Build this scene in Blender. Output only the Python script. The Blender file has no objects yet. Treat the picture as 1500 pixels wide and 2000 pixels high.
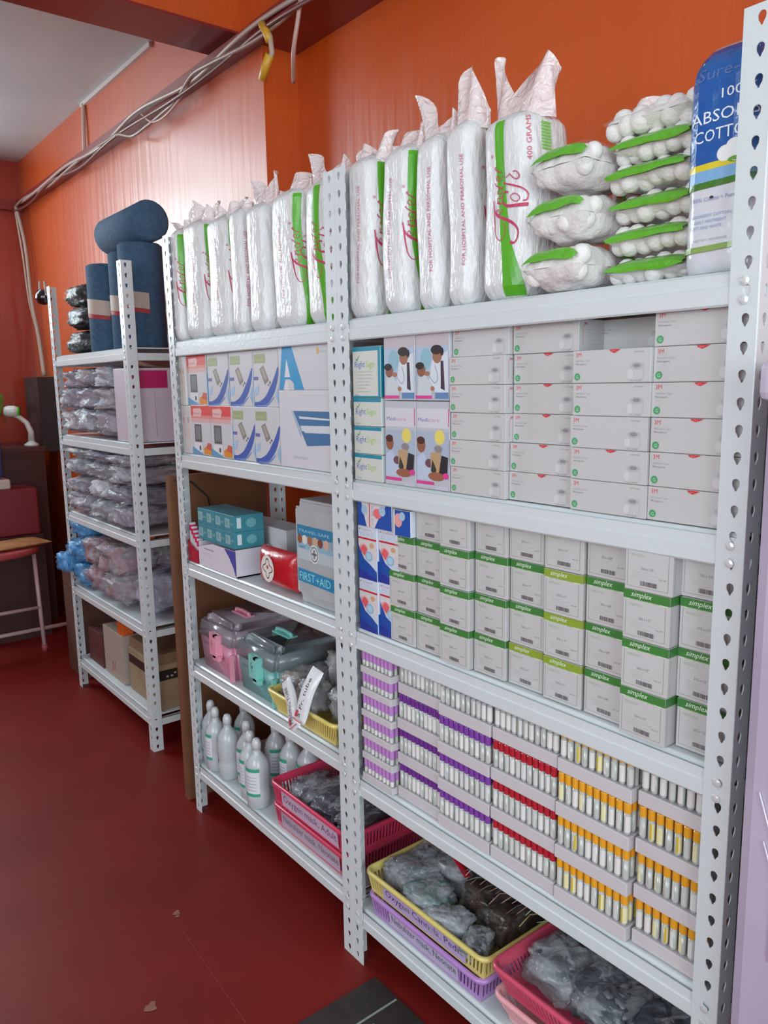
import bpy, bmesh, math, random
from mathutils import Vector, Matrix, noise, Euler
S = bpy.context.scene
COL = S.collection
PI = math.pi
R_ = random.Random(7)

# ------------------------------------------------------------------ camera, light, exposure
cam_d = bpy.data.cameras.new('camera'); cam = bpy.data.objects.new('camera', cam_d); COL.objects.link(cam)
cam.location = (1.5437, -1.0854, 1.5222); cam.rotation_euler = (1.4077, 0.0171, 0.9012)
cam_d.sensor_fit = 'VERTICAL'; cam_d.sensor_height = 24.0; cam_d.lens = 24.0 * 1527.7 / 2000.0
cam_d.clip_start = 0.02
S.camera = cam
S.view_settings.view_transform = 'Standard'; S.view_settings.look = 'None'
S.view_settings.gamma = 1.0; S.view_settings.use_curve_mapping = False
S.view_settings.exposure = 0.16
S.cycles.use_denoising = True
S.cycles.max_bounces = 7; S.cycles.transparent_max_bounces = 14; S.cycles.sample_clamp_indirect = 6
w = bpy.data.worlds.new('daylight'); S.world = w; w.use_nodes = True
w.node_tree.nodes['Background'].inputs[0].default_value = (0.85, 0.92, 1.0, 1)
w.node_tree.nodes['Background'].inputs[1].default_value = 1.0

def area(name, loc, rot, sx, sy, power, color):
    l = bpy.data.lights.new(name, 'AREA'); l.shape = 'RECTANGLE'; l.size = sx; l.size_y = sy
    l.energy = power; l.color = color
    o = bpy.data.objects.new(name, l); COL.objects.link(o); o.location = loc; o.rotation_euler = rot
    return o
area('daylight_through_shopfront', (4.75, -1.5, 1.85), (0, math.radians(90), 0), 2.2, 3.6, 112, (0.82, 0.95, 0.98))
area('daylight_through_side_window', (1.7, -3.9, 2.0), (math.radians(90), 0, 0), 2.5, 1.6, 66, (0.82, 0.96, 0.98))
area('daylight_through_far_window', (-4.27, -1.25, 2.45), (0, math.radians(-90), 0), 1.0, 1.5, 60, (0.80, 0.95, 1.0))
area('ceiling_lamp_light', (-3.35, -0.75, 2.90), (0, 0, 0), 0.3, 1.1, 5, (0.88, 0.96, 1.0))

# ------------------------------------------------------------------ materials
def lin(h):
    h = h.lstrip('#'); v = [int(h[i:i+2], 16)/255 for i in (0, 2, 4)]
    return tuple(c/12.92 if c <= .04045 else ((c+.055)/1.055)**2.4 for c in v) + (1.0,)
_M = {}
def mat(hexc, rough=.5, coat=0., metal=0., alpha=1., bump=None, var=None, trans=0., key=''):
    k = (hexc, rough, coat, metal, alpha, bump, var, trans, key)
    if k in _M: return _M[k]
    m = bpy.data.materials.new('m_' + hexc.strip('#') + key); m.use_nodes = True
    nt = m.node_tree; b = nt.nodes['Principled BSDF']
    b.inputs['Base Color'].default_value = lin(hexc); b.inputs['Roughness'].default_value = rough
    b.inputs['Metallic'].default_value = metal; b.inputs['Coat Weight'].default_value = coat
    b.inputs['Coat Roughness'].default_value = .12
    b.inputs['Alpha'].default_value = alpha
    if trans: b.inputs['Transmission Weight'].default_value = trans
    tc = nt.nodes.new('ShaderNodeTexCoord')
    if var:
        hex2, sc, stretch = var
        mp = nt.nodes.new('ShaderNodeMapping'); mp.inputs['Scale'].default_value = stretch
        nt.links.new(tc.outputs['Object'], mp.inputs[0])
        n = nt.nodes.new('ShaderNodeTexNoise'); n.inputs['Scale'].default_value = sc; n.inputs['Detail'].default_value = 4
        nt.links.new(mp.outputs[0], n.inputs['Vector'])
        r = nt.nodes.new('ShaderNodeValToRGB'); r.color_ramp.elements[0].position = .38; r.color_ramp.elements[1].position = .64
        r.color_ramp.elements[0].color = lin(hexc); r.color_ramp.elements[1].color = lin(hex2)
        nt.links.new(n.outputs[0], r.inputs[0]); nt.links.new(r.outputs[0], b.inputs['Base Color'])
    if bump:
        sc, st, stretch = bump
        mp = nt.nodes.new('ShaderNodeMapping'); mp.inputs['Scale'].default_value = stretch
        nt.links.new(tc.outputs['Object'], mp.inputs[0])
        n = nt.nodes.new('ShaderNodeTexNoise'); n.inputs['Scale'].default_value = sc; n.inputs['Detail'].default_value = 3
        nt.links.new(mp.outputs[0], n.inputs['Vector'])
        bp = nt.nodes.new('ShaderNodeBump'); bp.inputs['Strength'].default_value = st; bp.inputs['Distance'].default_value = .01
        nt.links.new(n.outputs[0], bp.inputs['Height']); nt.links.new(bp.outputs[0], b.inputs['Normal'])
        nt.links.new(bp.outputs[0], b.inputs['Coat Normal'])
    _M[k] = m; return m
def film_mat(hexc='#dfe3e6', amount=.45, rough=.12, bumpsc=40, key='film'):
    """thin clear plastic: partly see-through, with glossy creases"""
    k = (hexc, amount, rough, bumpsc, key)
    if k in _M: return _M[k]
    m = bpy.data.materials.new(key); m.use_nodes = True; nt = m.node_tree
    b = nt.nodes['Principled BSDF']; b.inputs['Base Color'].default_value = lin(hexc); b.inputs['Roughness'].default_value = .35
    b.inputs['Coat Weight'].default_value = 1; b.inputs['Coat Roughness'].default_value = rough
    tc = nt.nodes.new('ShaderNodeTexCoord'); n = nt.nodes.new('ShaderNodeTexNoise'); n.inputs['Scale'].default_value = bumpsc
    n.inputs['Detail'].default_value = 2; n.inputs['Distortion'].default_value = 1.2
    nt.links.new(tc.outputs['Object'], n.inputs['Vector'])
    bp = nt.nodes.new('ShaderNodeBump'); bp.inputs['Strength'].default_value = .7; bp.inputs['Distance'].default_value = .012
    nt.links.new(n.outputs[0], bp.inputs['Height'])
    nt.links.new(bp.outputs[0], b.inputs['Normal']); nt.links.new(bp.outputs[0], b.inputs['Coat Normal'])
    b.inputs['Alpha'].default_value = amount
    _M[k] = m; return m
def emis(hexc, st):
    m = bpy.data.materials.new('glow'); m.use_nodes = True; b = m.node_tree.nodes['Principled BSDF']
    b.inputs['Emission Color'].default_value = lin(hexc); b.inputs['Emission Strength'].default_value = st
    return m
WHITE = mat('#d0d7da', .32, .3, bump=(90, .05, (1, 1, 1)))          # enamelled shelving
CARD = mat('#c3c2c3', .45, .15)
CARD2 = mat('#bab8bc', .45, .15)
BROWN = mat('#74492f', .75, var=('#684028', 6, (1, 1, 1)))

# ------------------------------------------------------------------ object helpers
def link(o, parent=None):
    COL.objects.link(o)
    if parent is not None: o.parent = parent
    return o
def obj(name, mesh, parent=None, loc=None, rot=None):
    o = bpy.data.objects.new(name, mesh); link(o, parent)
    if loc: o.location = loc
    if rot: o.rotation_euler = rot
    return o
def tag(o, label, cat, group=None, kind=None):
    o['label'] = label; o['category'] = cat
    if group: o['group'] = group
    if kind: o['kind'] = kind
    return o
def struct(o, label=None):
    o['kind'] = 'structure'
    if label: o['label'] = label
    return o
def empty(name, loc=(0, 0, 0), rz=0):
    o = bpy.data.objects.new(name, None); o.empty_display_size = .05; link(o); o.location = loc; o.rotation_euler = (0, 0, rz)
    return o
class MB:
    """collects faces of several materials into one mesh"""
    def __init__(s): s.v = []; s.f = []; s.m = []; s.mats = []
    def mi(s, m):
        if m not in s.mats: s.mats.append(m)
        return s.mats.index(m)
    def add(s, verts, faces, m):
        k = len(s.v); s.v += [tuple(p) for p in verts]; i = s.mi(m)
        for f in faces: s.f.append([k + a for a in f]); s.m.append(i)
    def box(s, a, b, m, mtx=None):
        x0, y0, z0 = a; x1, y1, z1 = b
        vs = [(x0,y0,z0),(x1,y0,z0),(x1,y1,z0),(x0,y1,z0),(x0,y0,z1),(x1,y0,z1),(x1,y1,z1),(x0,y1,z1)]
        if mtx: vs = [mtx @ Vector(p) for p in vs]
        s.add(vs, [(0,3,2,1),(4,5,6,7),(0,1,5,4),(1,2,6,5),(2,3,7,6),(3,0,4,7)], m)
    def tube(s, pts, r, m, n=8, caps=True, rs=None):
        pts = [Vector(p) for p in pts]; L = len(pts); vs = []; fs = []
        up = Vector((0, 0, 1)); t0 = (pts[1]-pts[0]).normalized()
        if abs(t0.dot(up)) > .95: up = Vector((1, 0, 0))
        a = t0.cross(up).normalized()
        for i, p in enumerate(pts):
            t = (pts[min(i+1, L-1)] - pts[max(i-1, 0)]).normalized()
            a = (a - t*a.dot(t)).normalized(); b = t.cross(a)
            rr = rs[i] if rs else r
            for k in range(n):
                th = 2*PI*k/n; vs.append(p + a*math.cos(th)*rr + b*math.sin(th)*rr)
        for i in range(L-1):
            for k in range(n):
                fs.append((i*n+k, i*n+(k+1) % n, (i+1)*n+(k+1) % n, (i+1)*n+k))
        if caps: fs.append(tuple(range(n))[::-1]); fs.append(tuple((L-1)*n+k for k in range(n)))
        s.add(vs, fs, m)
    def lathe(s, prof, m, n=20, c=(0, 0, 0), sx=1, sy=1):
        vs = []; fs = []
        for r, z in prof:
            for k in range(n):
                th = 2*PI*k/n; vs.append((c[0]+r*math.cos(th)*sx, c[1]+r*math.sin(th)*sy, c[2]+z))
        for i in range(len(prof)-1):
            for k in range(n): fs.append((i*n+k, i*n+(k+1) % n, (i+1)*n+(k+1) % n, (i+1)*n+k))
        fs.append(tuple(range(n))[::-1]); fs.append(tuple((len(prof)-1)*n+k for k in range(n)))
        s.add(vs, fs, m)
    def mesh(s, name, smooth=False):
        me = bpy.data.meshes.new(name); me.from_pydata(s.v, [], s.f)
        for m in s.mats: me.materials.append(m)
        me.polygons.foreach_set('material_index', s.m)
        if smooth: me.polygons.foreach_set('use_smooth', [True]*len(s.f))
        me.update(); return me
def bevel_box(w_, d, h, m, r=.0015, top=None):
    """box, x centred, y 0..d, z 0..h, softened edges"""
    bm = bmesh.new(); bmesh.ops.create_cube(bm, size=1)
    for v in bm.verts: v.co = Vector((v.co.x*w_, (v.co.y+.5)*d, (v.co.z+.5)*h))
    bmesh.ops.bevel(bm, geom=list(bm.edges), offset=r, segments=2, affect='EDGES', profile=.5)
    me = bpy.data.meshes.new('carton'); bm.to_mesh(me); bm.free(); me.materials.append(m)
    return me

# --- lettering: glyph meshes from Blender's built-in font, as 2-D triangles
_T = {}
def glyphs(txt, shear=0.):
    k = (txt, shear)
    if k not in _T:
        c = bpy.data.curves.new('t', 'FONT'); c.body = txt; c.size = 1; c.resolution_u = 2; c.shear = shear; c.align_x = 'LEFT'
        o = bpy.data.objects.new('t', c); me = bpy.data.meshes.new_from_object(o)
        vs = [(v.co.x, v.co.y) for v in me.vertices]; fs = [tuple(p.vertices) for p in me.polygons]
        bpy.data.objects.remove(o); bpy.data.curves.remove(c); bpy.data.meshes.remove(me)
        x1 = max([v[0] for v in vs] or [1]); _T[k] = (vs, fs, x1)
    return _T[k]
class Print:
    """flat print laid on a face: 2-D shapes (u right, v up) mapped by fn(u,v,lift)->3-D"""
    def __init__(s, fn): s.mb = MB(); s.fn = fn; s.k = 0
    def lift(s): s.k += 1; return .0004 + s.k*.00006
    def poly(s, pts, col, rough=.45):
        l = s.lift(); s.mb.add([s.fn(u, v, l) for u, v in pts], [tuple(range(len(pts)))], mat(col, rough, .2) if isinstance(col, str) else col)
    def rect(s, u0, v0, u1, v1, col, nu=1, nv=1):
        l = s.lift(); vs = []; fs = []
        for j in range(nv+1):
            for i in range(nu+1): vs.append(s.fn(u0+(u1-u0)*i/nu, v0+(v1-v0)*j/nv, l))
        for j in range(nv):
            for i in range(nu): a = j*(nu+1)+i; fs.append((a, a+1, a+nu+2, a+nu+1))
        s.mb.add(vs, fs, mat(col, .45, .2) if isinstance(col, str) else col)
    def ell(s, cu, cv, ru, rv, col, n=18, rot=0):
        c, q = math.cos(rot), math.sin(rot)
        s.poly([(cu+ru*math.cos(2*PI*i/n)*c-rv*math.sin(2*PI*i/n)*q, cv+ru*math.cos(2*PI*i/n)*q+rv*math.sin(2*PI*i/n)*c) for i in range(n)], col)
    def text(s, txt, u, v, size, col, width=None, rot=0, shear=0.):
        vs, fs, x1 = glyphs(txt, shear); kx = (width/x1) if width else size; l = s.lift()
        c, q = math.cos(rot), math.sin(rot)
        s.mb.add([s.fn(u+x*kx*c-y*size*q, v+x*kx*q+y*size*c, l) for x, y in vs], fs, mat(col, .5))
    def ribbon(s, pts, wd, col, n=5):
        """smooth stroke through pts, width list or number"""
        P = [Vector((p[0], p[1])) for p in pts]; W = wd if isinstance(wd, (list, tuple)) else [wd]*len(P)
        out = []; ws = []
        for i in range(len(P)-1):
            p0 = P[max(i-1, 0)]; p1 = P[i]; p2 = P[i+1]; p3 = P[min(i+2, len(P)-1)]
            for k in range(n):
                t = k/n
                out.append(.5*((2*p1)+(p2-p0)*t+(2*p0-5*p1+4*p2-p3)*t*t+(3*p1-p0-3*p2+p3)*t**3)); ws.append(W[i]+(W[i+1]-W[i])*t)
        out.append(P[-1]); ws.append(W[-1]); l = s.lift(); vs = []; fs = []
        for i, p in enumerate(out):
            t = (out[min(i+1, len(out)-1)]-out[max(i-1, 0)])
            t = t.normalized() if t.length > 1e-9 else Vector((1, 0)); nn = Vector((-t.y, t.x))*ws[i]/2
            vs += [s.fn(*(p+nn), l), s.fn(*(p-nn), l)]
        for i in range(len(out)-1): fs.append((2*i, 2*i+1, 2*i+3, 2*i+2))
        s.mb.add(vs, fs, mat(col, .5))
    def barcode(s, u0, v0, wd, ht, col='#3a3638', n=16, seed=1):
        r = random.Random(seed); u = u0
        while u < u0+wd:
            k = r.choice((.6, 1, 1.6))*wd/n/1.6; s.rect(u, v0, min(u+k, u0+wd), v0+ht, col); u += k+r.choice((.5, .9))*wd/n/1.4
    def mesh(s, name): return s.mb.mesh(name)
front = lambda u, v, l: (u, -l, v)
def side(wd): return lambda u, v, l: (wd/2+l, u, v)

# ------------------------------------------------------------------ room
def noise_wall(hexa, hexb):
    return mat(hexa, .3, .4, var=(hexb, 1.2, (1.5, 1.5, .35)), bump=(3.5, .25, (3.0, 3.0, .4)), key='wall')
ORANGE = mat('#bc4700', .42, .85, var=('#c65004', 1.3, (1.5, 1.5, .3)), bump=(5, .3, (4, 4, .35)), key='wallpaint')
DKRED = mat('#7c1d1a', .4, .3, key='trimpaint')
RED = mat('#9c3018', .4, .3, var=('#8a2616', 1.5, (1, 1, .4)), key='farwall')
def room_box(name, a, b, m):
    k = MB(); k.box(a, b, m); return struct(obj(name, k.mesh(name)))
fm = mat('#6e1611', .5, 0, var=('#7b1b15', 2.2, (1, 1, 1)), bump=(14, .08, (1, 1, 1)), key='floorpaint')
fm.node_tree.nodes['Principled BSDF'].inputs['Specular IOR Level'].default_value = .25
ORANGE.node_tree.nodes['Principled BSDF'].inputs['Coat Roughness'].default_value = .30
room_box('floor', (-4.4, -4.1, -.1), (4.9, .7, 0), fm)
room_box('ceiling', (-4.4, -4.1, 3.02), (4.9, .7, 3.12), mat('#cdd8dc', .5, .1, var=('#c4cfd3', 1.5, (1, 1, 1)), key='ceil'))
room_box('wall_back', (-4.4, .45, 0), (-1.057, .70, 3.02), ORANGE)
room_box('wall_right', (-1.057, .595, 0), (4.9, .70, 3.02), ORANGE)
room_box('wall_left', (-4.5, -4.1, 0), (-4.3, .45, 3.02), RED)
k = MB(); fr = mat('#cfcfcf', .5)
for a, b in (((-4.299, -2.15, 1.87), (-4.285, -2.10, 2.97)), ((-4.299, -.60, 1.87), (-4.285, -.55, 2.97)), ((-4.299, -2.15, 1.87), (-4.285, -.55, 1.92)), ((-4.299, -2.15, 2.92), (-4.285, -.55, 2.97))): k.box(a, b, fr)
struct(obj('window_1', k.mesh('window')))
k = MB()   # wall behind the camera with a wide window opening
k.box((-4.4, -4.2, 0), (-.6, -4.05, 3.02), ORANGE); k.box((3.0, -4.2, 0), (4.9, -4.05, 3.02), ORANGE)
k.box((-.6, -4.2, 0), (3.0, -4.05, .55), ORANGE); k.box((-.6, -4.2, 2.85), (3.0, -4.05, 3.02), ORANGE)
struct(obj('wall_front', k.mesh('wall_front')))
# ceiling beam running out from the wall step, its underside darker paint
k = MB(); k.box((-1.401, -4.0, 2.79), (-1.207, .45, 3.02), ORANGE)
struct(obj('trim_1', k.mesh('beam')))
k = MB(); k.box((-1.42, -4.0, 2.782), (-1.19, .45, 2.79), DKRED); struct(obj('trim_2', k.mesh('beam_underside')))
# ledge moulding carrying the cables
k = MB(); k.box((-4.3, .405, 2.708), (-1.057, .45, 2.765), DKRED); k.box((-1.057, .40, 2.708), (2.6, .595, 2.765), DKRED)
struct(obj('trim_3', k.mesh('ledge')))
k = MB(); k.box((-4.3, -4.0, 2.70), (-4.25, .45, 2.76), DKRED); struct(obj('trim_4', k.mesh('ledge_far')))
k = MB()   # white quadrant trim where ceiling meets wall
k.box((-2.95, .435, 3.0), (-2.0, .45, 3.02), mat('#c9bdb8', .5)); struct(obj('trim_5', k.mesh('ceiling_trim')))
# floor: chipped marks and a hairline joint
k = MB(); chip = mat('#8a5a4a', .8)
for cx, cy, r in ((-.475, -.296, .011), (-.182, -.492, .016), (-.46, -.30, .007)):
    k.add([(cx+r*(1+.4*math.sin(i*2.3))*math.cos(i*.7), cy+r*(1+.4*math.cos(i*1.7))*math.sin(i*.7), .0012) for i in range(9)], [tuple(range(9))], chip)
for i in range(14):
    t = i/14; x = -.40+.45*t; y = -.316-.02*t
    k.add([(x, y, .001), (x+.028, y-.001, .001), (x+.028, y+.0012, .001), (x, y+.0012, .001)], [(0, 1, 2, 3)], mat('#8f3a30', .7))
struct(obj('trim_6', k.mesh('floor_chips')))
# black printed floor mat
k = MB(); k.box((.10, -.78, .0), (1.0, -.004, .006), mat('#2a2323', .55, var=('#332a2a', 30, (1, 1, 1))))
o = obj('floor_mat', k.mesh('floor_mat')); tag(o, 'black rectangular mat on the red floor under the shelf edge', 'mat')
P = Print(lambda u, v, l: (u, v, .006+l)); P.rect(.19, -.76, .196, -.01, '#8d9490')
for i in range(9):
    a = i*.7; P.ribbon([(.215+.004*i, -.10-.012*i), (.225+.01*math.cos(a), -.115-.012*i), (.24+.012*math.sin(a), -.125-.01*i)], .004, '#7f958c')
obj('printed_emblem', P.mesh('emblem'), o)

# ------------------------------------------------------------------ slotted-angle racks
PITCH = .03855; PW = .043
def flange(mb, nrow, z0, fn, m):
    """perforated strip: fn(a, z, t) a across 0..PW, t thickness"""
    N = 16
    hole = []
    for i in range(N):
        th = 2*PI*i/N
        x = .0058*math.cos(th); z = .0058*math.sin(th)
        if z < 0: z *= 2.2; x *= (.95 if z > -.005 else .6)
        hole.append((PW*.42+x, z+.004))
    def outer(i):
        th = 2*PI*i/N; c, q = math.cos(th), math.sin(th); k = max(abs(c), abs(q))
        return (PW*.5+PW*.5*c/k, PITCH*.5*q/k)
    for r in range(nrow):
        zc = z0+PITCH*(r+.5); vs = []
        for t in (0, .0018):
            for i in range(N): a, z = outer(i); vs.append(fn(a, zc+z, t))
            for i in range(N): a, z = hole[i]; vs.append(fn(a, zc+z, t))
        fs = []
        for i in range(N):
            j = (i+1) % N
            fs += [(i, j, N+j, N+i), (2*N+i, 3*N+i, 3*N+j, 2*N+j), (N+i, N+j, 3*N+j, 3*N+i)]
        # side edges
        fs += [(0, 2*N, 2*N+2, 2), (6, 2*N+6, 2*N+8, 8)]
        mb.add(vs, fs, m)
_post = {}
def post_mesh(sx, sy):
    k = (sx, sy)
    if k not in _post:
        mb = MB(); n = 52
        flange(mb, n, 0, lambda a, z, t: (sx*a, sy*t, z), WHITE)            # front/back facing leaf
        flange(mb, n, 0, lambda a, z, t: (sx*t, sy*a, z), WHITE)            # side facing leaf
        mb.tube([(sx*.0012, sy*.0012, 0), (sx*.0012, sy*.0012, n*PITCH)], .0016, WHITE, 8)
        me = mb.mesh('post'); _post[k] = me
    return _post[k]
RBOLT = mat('#dfe4e6', .25, .3, .3)
D = .40
def rack(name, label, x0, x1, y0, zs):
    r = empty(name, (x0, y0, 0)); W = x1-x0
    tag(r, label, 'shelving', 'white slotted angle racks')
    for (px, py, sx, sy) in ((0, 0, 1, 1), (W, 0, -1, 1), (0, D, 1, -1), (W, D, -1, -1)):
        obj('post', post_mesh(sx, sy), r, (px, py, 0))
    for z in zs:
        mb = MB(); e = .003
        # pressed front profile: bright upright face, rolled shoulder, tray lip
        prof = [(.004, .0), (.0015, .003), (.0015, .026), (.006, .030), (.012, .031), (.012, .046), (.016, .050), (.020, .0505)]
        xa, xb = e, W-e
        for side_ in (0, 1):
            vs = []
            for (y, zz) in prof:
                yy = y if side_ == 0 else D-y
                vs += [(xa+.002, yy, z+zz), (xb-.002, yy, z+zz)]
            fs = [(2*i, 2*i+1, 2*i+3, 2*i+2) for i in range(len(prof)-1)]
            if side_: fs = [f[::-1] for f in fs]
            mb.add(vs, fs, WHITE)
        mb.box((xa+.002, .018, z+.046), (xb-.002, D-.018, z+.0505), WHITE)
        mb.box((xa+.01, .004, z+.001), (xb-.01, .006, z+.045), WHITE)
        for xx in (.25, .5, .75): mb.box((W*xx-.012, .02, z+.030), (W*xx+.012, D-.02, z+.046), WHITE)
        o = obj('shelf', mb.mesh('shelf'), r)
        for nm, xx, sg in (('end_beam', .0022, 1), ('end_beam', W-.0022, -1)):
            b = MB(); b.box((min(xx, xx+sg*.002), .003, z), (max(xx, xx+sg*.002), D-.003, z+.031), WHITE)
            b.box((min(xx, xx+sg*.014), .003, z+.029), (max(xx, xx+sg*.014), D-.003, z+.031), WHITE)
            obj(nm, b.mesh('end_beam'), o)
        for xx in (.5*PW, W-.5*PW):
            b = MB()
            for dz in (.007, .033):
                for i, rr in ((0, .0075),):
                    M2 = Matrix.Translation((xx, -.0008, z+dz)) @ Matrix.Rotation(PI/2, 4, 'X')
                    vs = []; fs = []; n = 10
                    for rad, hh in ((.0072, 0), (.0065, .0012), (.003, .0022)):
                        for q in range(n): vs.append(M2 @ Vector((rad*math.cos(2*PI*q/n), rad*math.sin(2*PI*q/n), hh)))
                    for a in (0, 1):
                        for q in range(n): fs.append((a*n+q, a*n+(q+1) % n, (a+1)*n+(q+1) % n, (a+1)*n+q))
                    fs.append(tuple(2*n+q for q in range(n))); b.add(vs, fs, RBOLT)
            obj('rivet', b.mesh('rivet'), o)
    return r
ZB = [1.621, 1.2463, .8757, .4828, .1075]; ZA = [1.6202, 1.2531, .8811, .5137, .1319]; ZC = [1.6272, 1.2521, .8756, .4952, .1093]
DK = .0515
rack('storage_rack', 'nearest white slotted-angle rack holding tape cartons, needle boxes and tube trays', .0005, 1.0, 0, ZB)
rack('storage_rack', 'middle white slotted-angle rack holding monitor boxes, first aid case and saline bottles', -.973, -.0005, 0, ZA)
rack('storage_rack', 'farthest white slotted-angle rack holding blue rolls and piles of clear bags', -2.486, -1.503, .055, ZC)
dB = [z+DK for z in ZB]; dA = [z+DK for z in ZA]; dC = [z+DK for z in ZC]
ORD = ['lowest', 'second from bottom', 'third from bottom', 'fourth from bottom', 'fifth from bottom', 'sixth from bottom']

# ------------------------------------------------------------------ cotton roll bags
SCRIPT = [  # strokes digitised in millimetre-like units: (across, along) ; across grows rightwards on the bag, along grows upwards
 ([(415,1180),(425,1260),(440,1400),(452,1500),(470,1600),(498,1665),(535,1690),(575,1668),(600,1610),(602,1560),(585,1505),(560,1485)],[9,12,12,9,7,6,5,5,6,5,4,3]),
 ([(440,1290),(455,1340),(490,1380),(545,1415),(610,1448),(680,1495),(730,1555),(750,1620),(745,1690),(725,1735),(695,1745),(672,1725)],[5,9,17,19,20,18,13,9,8,10,16,20]),
 ([(505,1345),(490,1300),(470,1320),(480,1355),(515,1360),(545,1335),(550,1300)],6),
 ([(545,1245),(500,1235),(472,1215),(500,1222),(545,1240)],6), ([(500,1235),(478,1190),(480,1165),(545,1165)],6),
 ([(545,1135),(540,1160)],5),
 ([(500,1055),(478,1080),(488,1110),(520,1115),(548,1090),(535,1060),(505,1052)],6), ([(440,970),(470,1010),(540,1050),(548,1030)],8),
 ([(505,935),(500,900),(475,890),(465,920),(485,950),(525,950),(548,925),(545,895)],6),
 ([(545,865),(500,840),(468,815),(450,790),(470,778)],8),
 ([(625,1125),(600,1108),(565,1125),(555,1165),(560,1220),(590,1265),(640,1288),(730,1295),(835,1298)],[16,10,7,8,10,15,18,20,22]),
 ([(690,1150),(660,1165),(660,1200),(690,1235),(730,1245),(752,1220),(740,1180),(705,1150),(685,1150)],6),
 ([(560,990),(610,1015),(690,1050),(770,1095),(820,1150),(832,1205),(815,1245),(785,1250)],[6,9,11,9,7,6,7,9]),
 ([(640,895),(690,960),(725,978),(748,960),(742,920),(715,885),(685,880)],7), ([(600,940),(650,905)],5)]
MAG = '#c03060'; GREEN = '#55ad20'
PLW = mat('#dadbdc', .42, .5, bump=(26, .5, (3.2, 3.2, 1)), key='bagfilm')
FLAP = film_mat('#e9dfe0', .82, .15, 45, 'flap')
def roll_bag(label, x0, x1, yc, zb, h, ry, off, lean=0., ears=((.3, .08, 0), (.75, .06, 0)), seed=0, prints=True, barcode=False):
    rnd = random.Random(seed); w_ = x1-x0; rx = w_/2; xc = (x0+x1)/2
    rm = (rx+ry)/2
    def surf(s, z, l=0):
        th = s/rm; t = z/h
        k = 1.0
        if t < .08: k = .80+.20*math.sin(t/.08*PI/2)
        if t > .90: k = math.cos((t-.90)/.10*PI/2*.86)**.7
        c, q = math.cos(th), math.sin(th)
        p = 3.0; sc = (abs(c)**p+abs(q)**p)**(-1/p)*.93
        wob = .955+.028*noise.noise(Vector((math.cos(th)*2.4+seed, math.sin(th)*2.4, z*5)))+.014*noise.noise(Vector((th*7, seed, z*12)))
        k *= wob*(1+.02*math.sin(t*PI))
        x = (rx*k*sc)*q; y = -(ry*k*sc)*c
        nl = l/max(.02, math.hypot(x, y))
        return (x*(1+nl)+lean*z+.004*math.sin(z*18+seed), y*(1+nl), z)
    mb = MB(); nu, nv = 44, 36; vs = []; fs = []
    per = 2*PI*rm
    for j in range(nv+1):
        for i in range(nu): vs.append(surf(-per/2+per*i/nu, h*j/nv))
    for j in range(nv):
        for i in range(nu): fs.append((j*nu+i, j*nu+(i+1) % nu, (j+1)*nu+(i+1) % nu, (j+1)*nu+i))
    fs.append(tuple(range(nu))[::-1]); fs.append(tuple(nv*nu+i for i in range(nu)))
    mb.add(vs, fs, PLW)
    root = obj('cotton_roll_pack', mb.mesh('cotton_roll_pack', True), None, (xc, yc+ry, zb))
    tag(root, label, 'cotton pack', 'tall cotton roll packs on the top shelves')
    # gathered plastic above the roll
    mb = MB(); N = 26; vs = []; fs = []; rows = 7
    for j in range(rows+1):
        t = j/rows
        for i in range(N+1):
            a = i/N; th = (a-.5)*PI*1.05
            hh = .030+.012*noise.noise(Vector((a*5, seed, 0)))
            for (ea, eh, el) in ears: hh = max(hh, (eh*.55+.03)*max(0, 1-(abs(a-ea)/.34)**2.2))
            lx = sum(el*max(0, 1-abs(a-ea)/.3) for (ea, eh, el) in ears)
            x = rx*(.93+.05*t)*math.sin(th)/math.sin(PI*.525)+lx*t*t
            y = (-ry*.55*math.cos(th))*(1-t*.9)+.012*math.sin(a*19+seed)*t
            vs.append((x+lean*h, y, h*.93+hh*t*1.15))
    for j in range(rows):
        for i in range(N): q = j*(N+1)+i; fs.append((q, q+1, q+N+2, q+N+1))
    mb.add(vs, fs, FLAP); obj('plastic_flap', mb.mesh('flap', True), root)
    if prints:
        P = Print(lambda u, v, l: surf(u, v, l*1.5+.0008))
        # wavy green stripe, flaring to the foot
        def stripe(P):
            l = P.lift(); vs = []; fs = []; n = 34
            for i in range(n+1):
                t = i/n; z = .004+(h*.93-.004)*t
                c = off-.004+.012*math.cos(t*PI*1.2)*(1 if t > .3 else 1)+.018*max(0, .35-t)/.35
                wd = .021+.030*max(0, (.36-t)/.36)**1.1+.008*max(0, t-.6)
                for q in range(5): vs.append(surf(c-wd/2+wd*q/4, z, l+.0008))
            for i in range(n):
                for q in range(4): a = i*5+q; fs.append((a, a+1, a+6, a+5))
            P.mb.add(vs, fs, mat(GREEN, .4, .4))
        G = Print(P.fn); stripe(G); obj('green_stripe', G.mesh('stripe'), root)
        z00 = .40*h-.03
        for pts, wd in SCRIPT:
            kz = .95*h/.34/6600; kx = 1/5200
            pp = [(off+(a-600)*kx, .075*h/.34+(1760-b)*kz+.02) for a, b in pts]
            P.ribbon(pp, [q*kx*1.35+.0003 for q in wd] if isinstance(wd, list) else wd*kx*1.35, MAG if pts[0][0] < 640 else '#c43a66', 4)
        P.ell(off-.036, .075+.02+(1760-710)/6600, .003, .003, '#d08aa0')
        obj('printed_logo', P.mesh('logo'), root); P = Print(P.fn)
        P.text('FOR HOSPITAL AND PERSONAL USE', off-.075, .07*h/.34, .0125, '#cf6f8b', width=.20*h/.34, rot=PI/2)
        obj('usage_lettering', P.mesh('usage'), root); P = Print(P.fn)
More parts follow.
